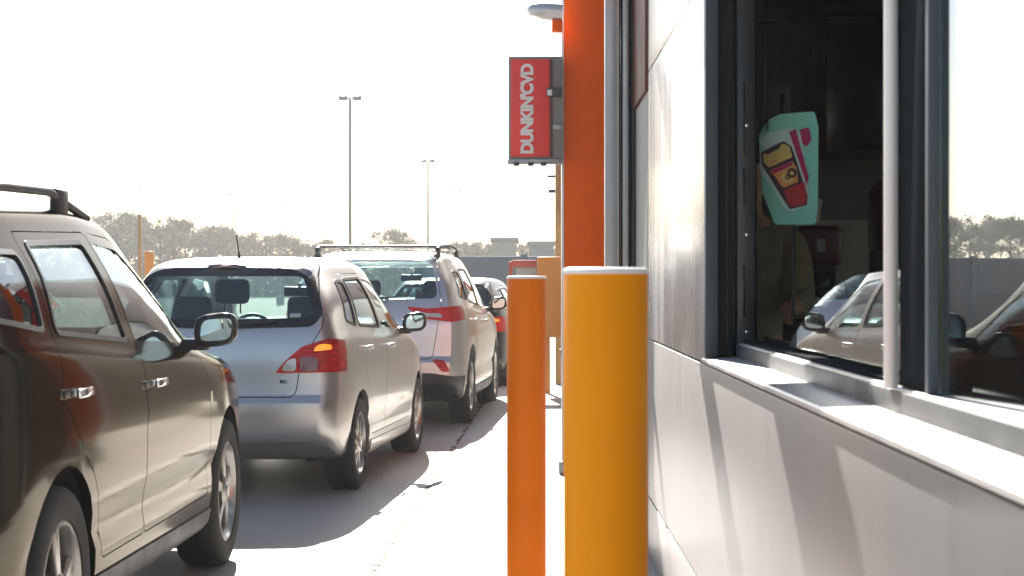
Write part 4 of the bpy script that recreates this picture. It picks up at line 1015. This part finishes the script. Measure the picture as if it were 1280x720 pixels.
def tree(x, top, Y, kind, li, lab):
    t = empty('tree', (at(x, Y), Y, 0), random.uniform(0, 6)); h = CAM_Z + (VY - top) / F * Y; s = h / 5.9
    tag(t, lab, 'tree', 'trees on the far side of the car park'); t.scale = (s * 1.15, s * 1.15, s)
    a_ = bpy.data.objects.new('trunk', TM[kind][0]); b_ = bpy.data.objects.new('crown', TM[kind][1])
    for o in (a_, b_): C.objects.link(o); o.parent = t
    if not TM[kind][0].materials: TM[kind][0].materials.append(M['bark'])
    if not TM[kind][1].materials: TM[kind][1].materials.append(LM[li])
TR = [(118, 272, 0), (138, 270, 1), (158, 268, 3), (178, 272, 2), (198, 276, 0), (216, 286, 4), (232, 284, 1), (250, 286, 3), (266, 284, 0), (284, 288, 2), (300, 286, 4), (318, 292, 1), (332, 288, 4), (350, 294, 3), (366, 288, 4), (384, 300, 0), (400, 304, 2),
      (478, 292, 4), (494, 288, 3), (510, 294, 4), (566, 306, 2), (584, 304, 1), (600, 303, 0), (655, 303, 4), (672, 308, 1), (688, 305, 4), (80, 274, 1), (60, 272, 0), (40, 270, 3), (20, 274, 2), (2, 272, 1), (-20, 274, 0), (-50, 270, 3), (-80, 275, 1), (-110, 270, 2), (-140, 272, 0), (-175, 276, 3), (-215, 270, 0), (-245, 272, 1), (-275, 268, 3), (-305, 272, 2), (-335, 270, 0), (-365, 268, 1), (-395, 272, 3), (-430, 270, 0)]
srt = sorted(TR)
ORD = 'first second third fourth fifth sixth seventh eighth ninth tenth eleventh twelfth thirteenth fourteenth fifteenth sixteenth seventeenth eighteenth nineteenth twentieth twenty-first twenty-second twenty-third twenty-fourth twenty-fifth twenty-sixth twenty-seventh'.split()
for i, (x, top, kd) in enumerate(srt):
    vis = [q for q in srt if q[0] >= 100]
    if -190 < x < 100: continue
    n_ = (vis.index((x, top, kd)) if x >= 100 else 0) + 1
    ref = 'above the bronze car' if x < 195 else 'above the hatchback' if x < 405 else 'behind the roof rack' if x < 540 else 'on the right skyline'
    if x < 100: n_ = srt.index((x, top, kd)) + 1; ref = 'in the window reflection'
    else: pass
    lab = '%s %s, %s from left of tree line' % (TL[kd], ref, ORD[n_ - 1])
    tree(x, top, 168 + (i * 37 % 17), kd, kd % 3 if kd < 4 else 2, lab)
# undergrowth between the trunks
bm = bmesh.new(); rnd = random.Random(5)
for k in range(26000):
    x = rnd.uniform(-64, 9); y = rnd.uniform(176, 190); z = min(5.2, abs(rnd.gauss(0, 2.4))); n_ = Vector((rnd.gauss(0, 1), rnd.gauss(0, 1), rnd.gauss(0, 1))).normalized(); u = n_.orthogonal().normalized() * rnd.uniform(.16, .4); v = n_.cross(u) * .6
    bm.faces.new([bm.verts.new(Vector((x, y, z)) + q) for q in (-u, -v, u, v)])
tag(link('undergrowth', bm, LM[1]), 'dense olive undergrowth filling the far tree line', 'undergrowth', kind='stuff')
# ------------------------------------------------------------------ haze
HZ = 0.0007
if HZ:
    hz = box('haze', -330, 330, -50, 600, -1.2, 26, None, None, 0); tag(hz, 'pale sunlit haze over the whole car park', 'haze', kind='stuff')
    m = bpy.data.materials.new('haze'); m.use_nodes = True; t = m.node_tree
    for n in list(t.nodes): t.nodes.remove(n)
    o_ = t.nodes.new('ShaderNodeOutputMaterial'); v = t.nodes.new('ShaderNodeVolumePrincipled'); v.inputs['Color'].default_value = (.95, .95, .93, 1); v.inputs['Density'].default_value = HZ; v.inputs['Anisotropy'].default_value = .3
    t.links.new(v.outputs[0], o_.inputs['Volume']); hz.data.materials.clear(); hz.data.materials.append(m)
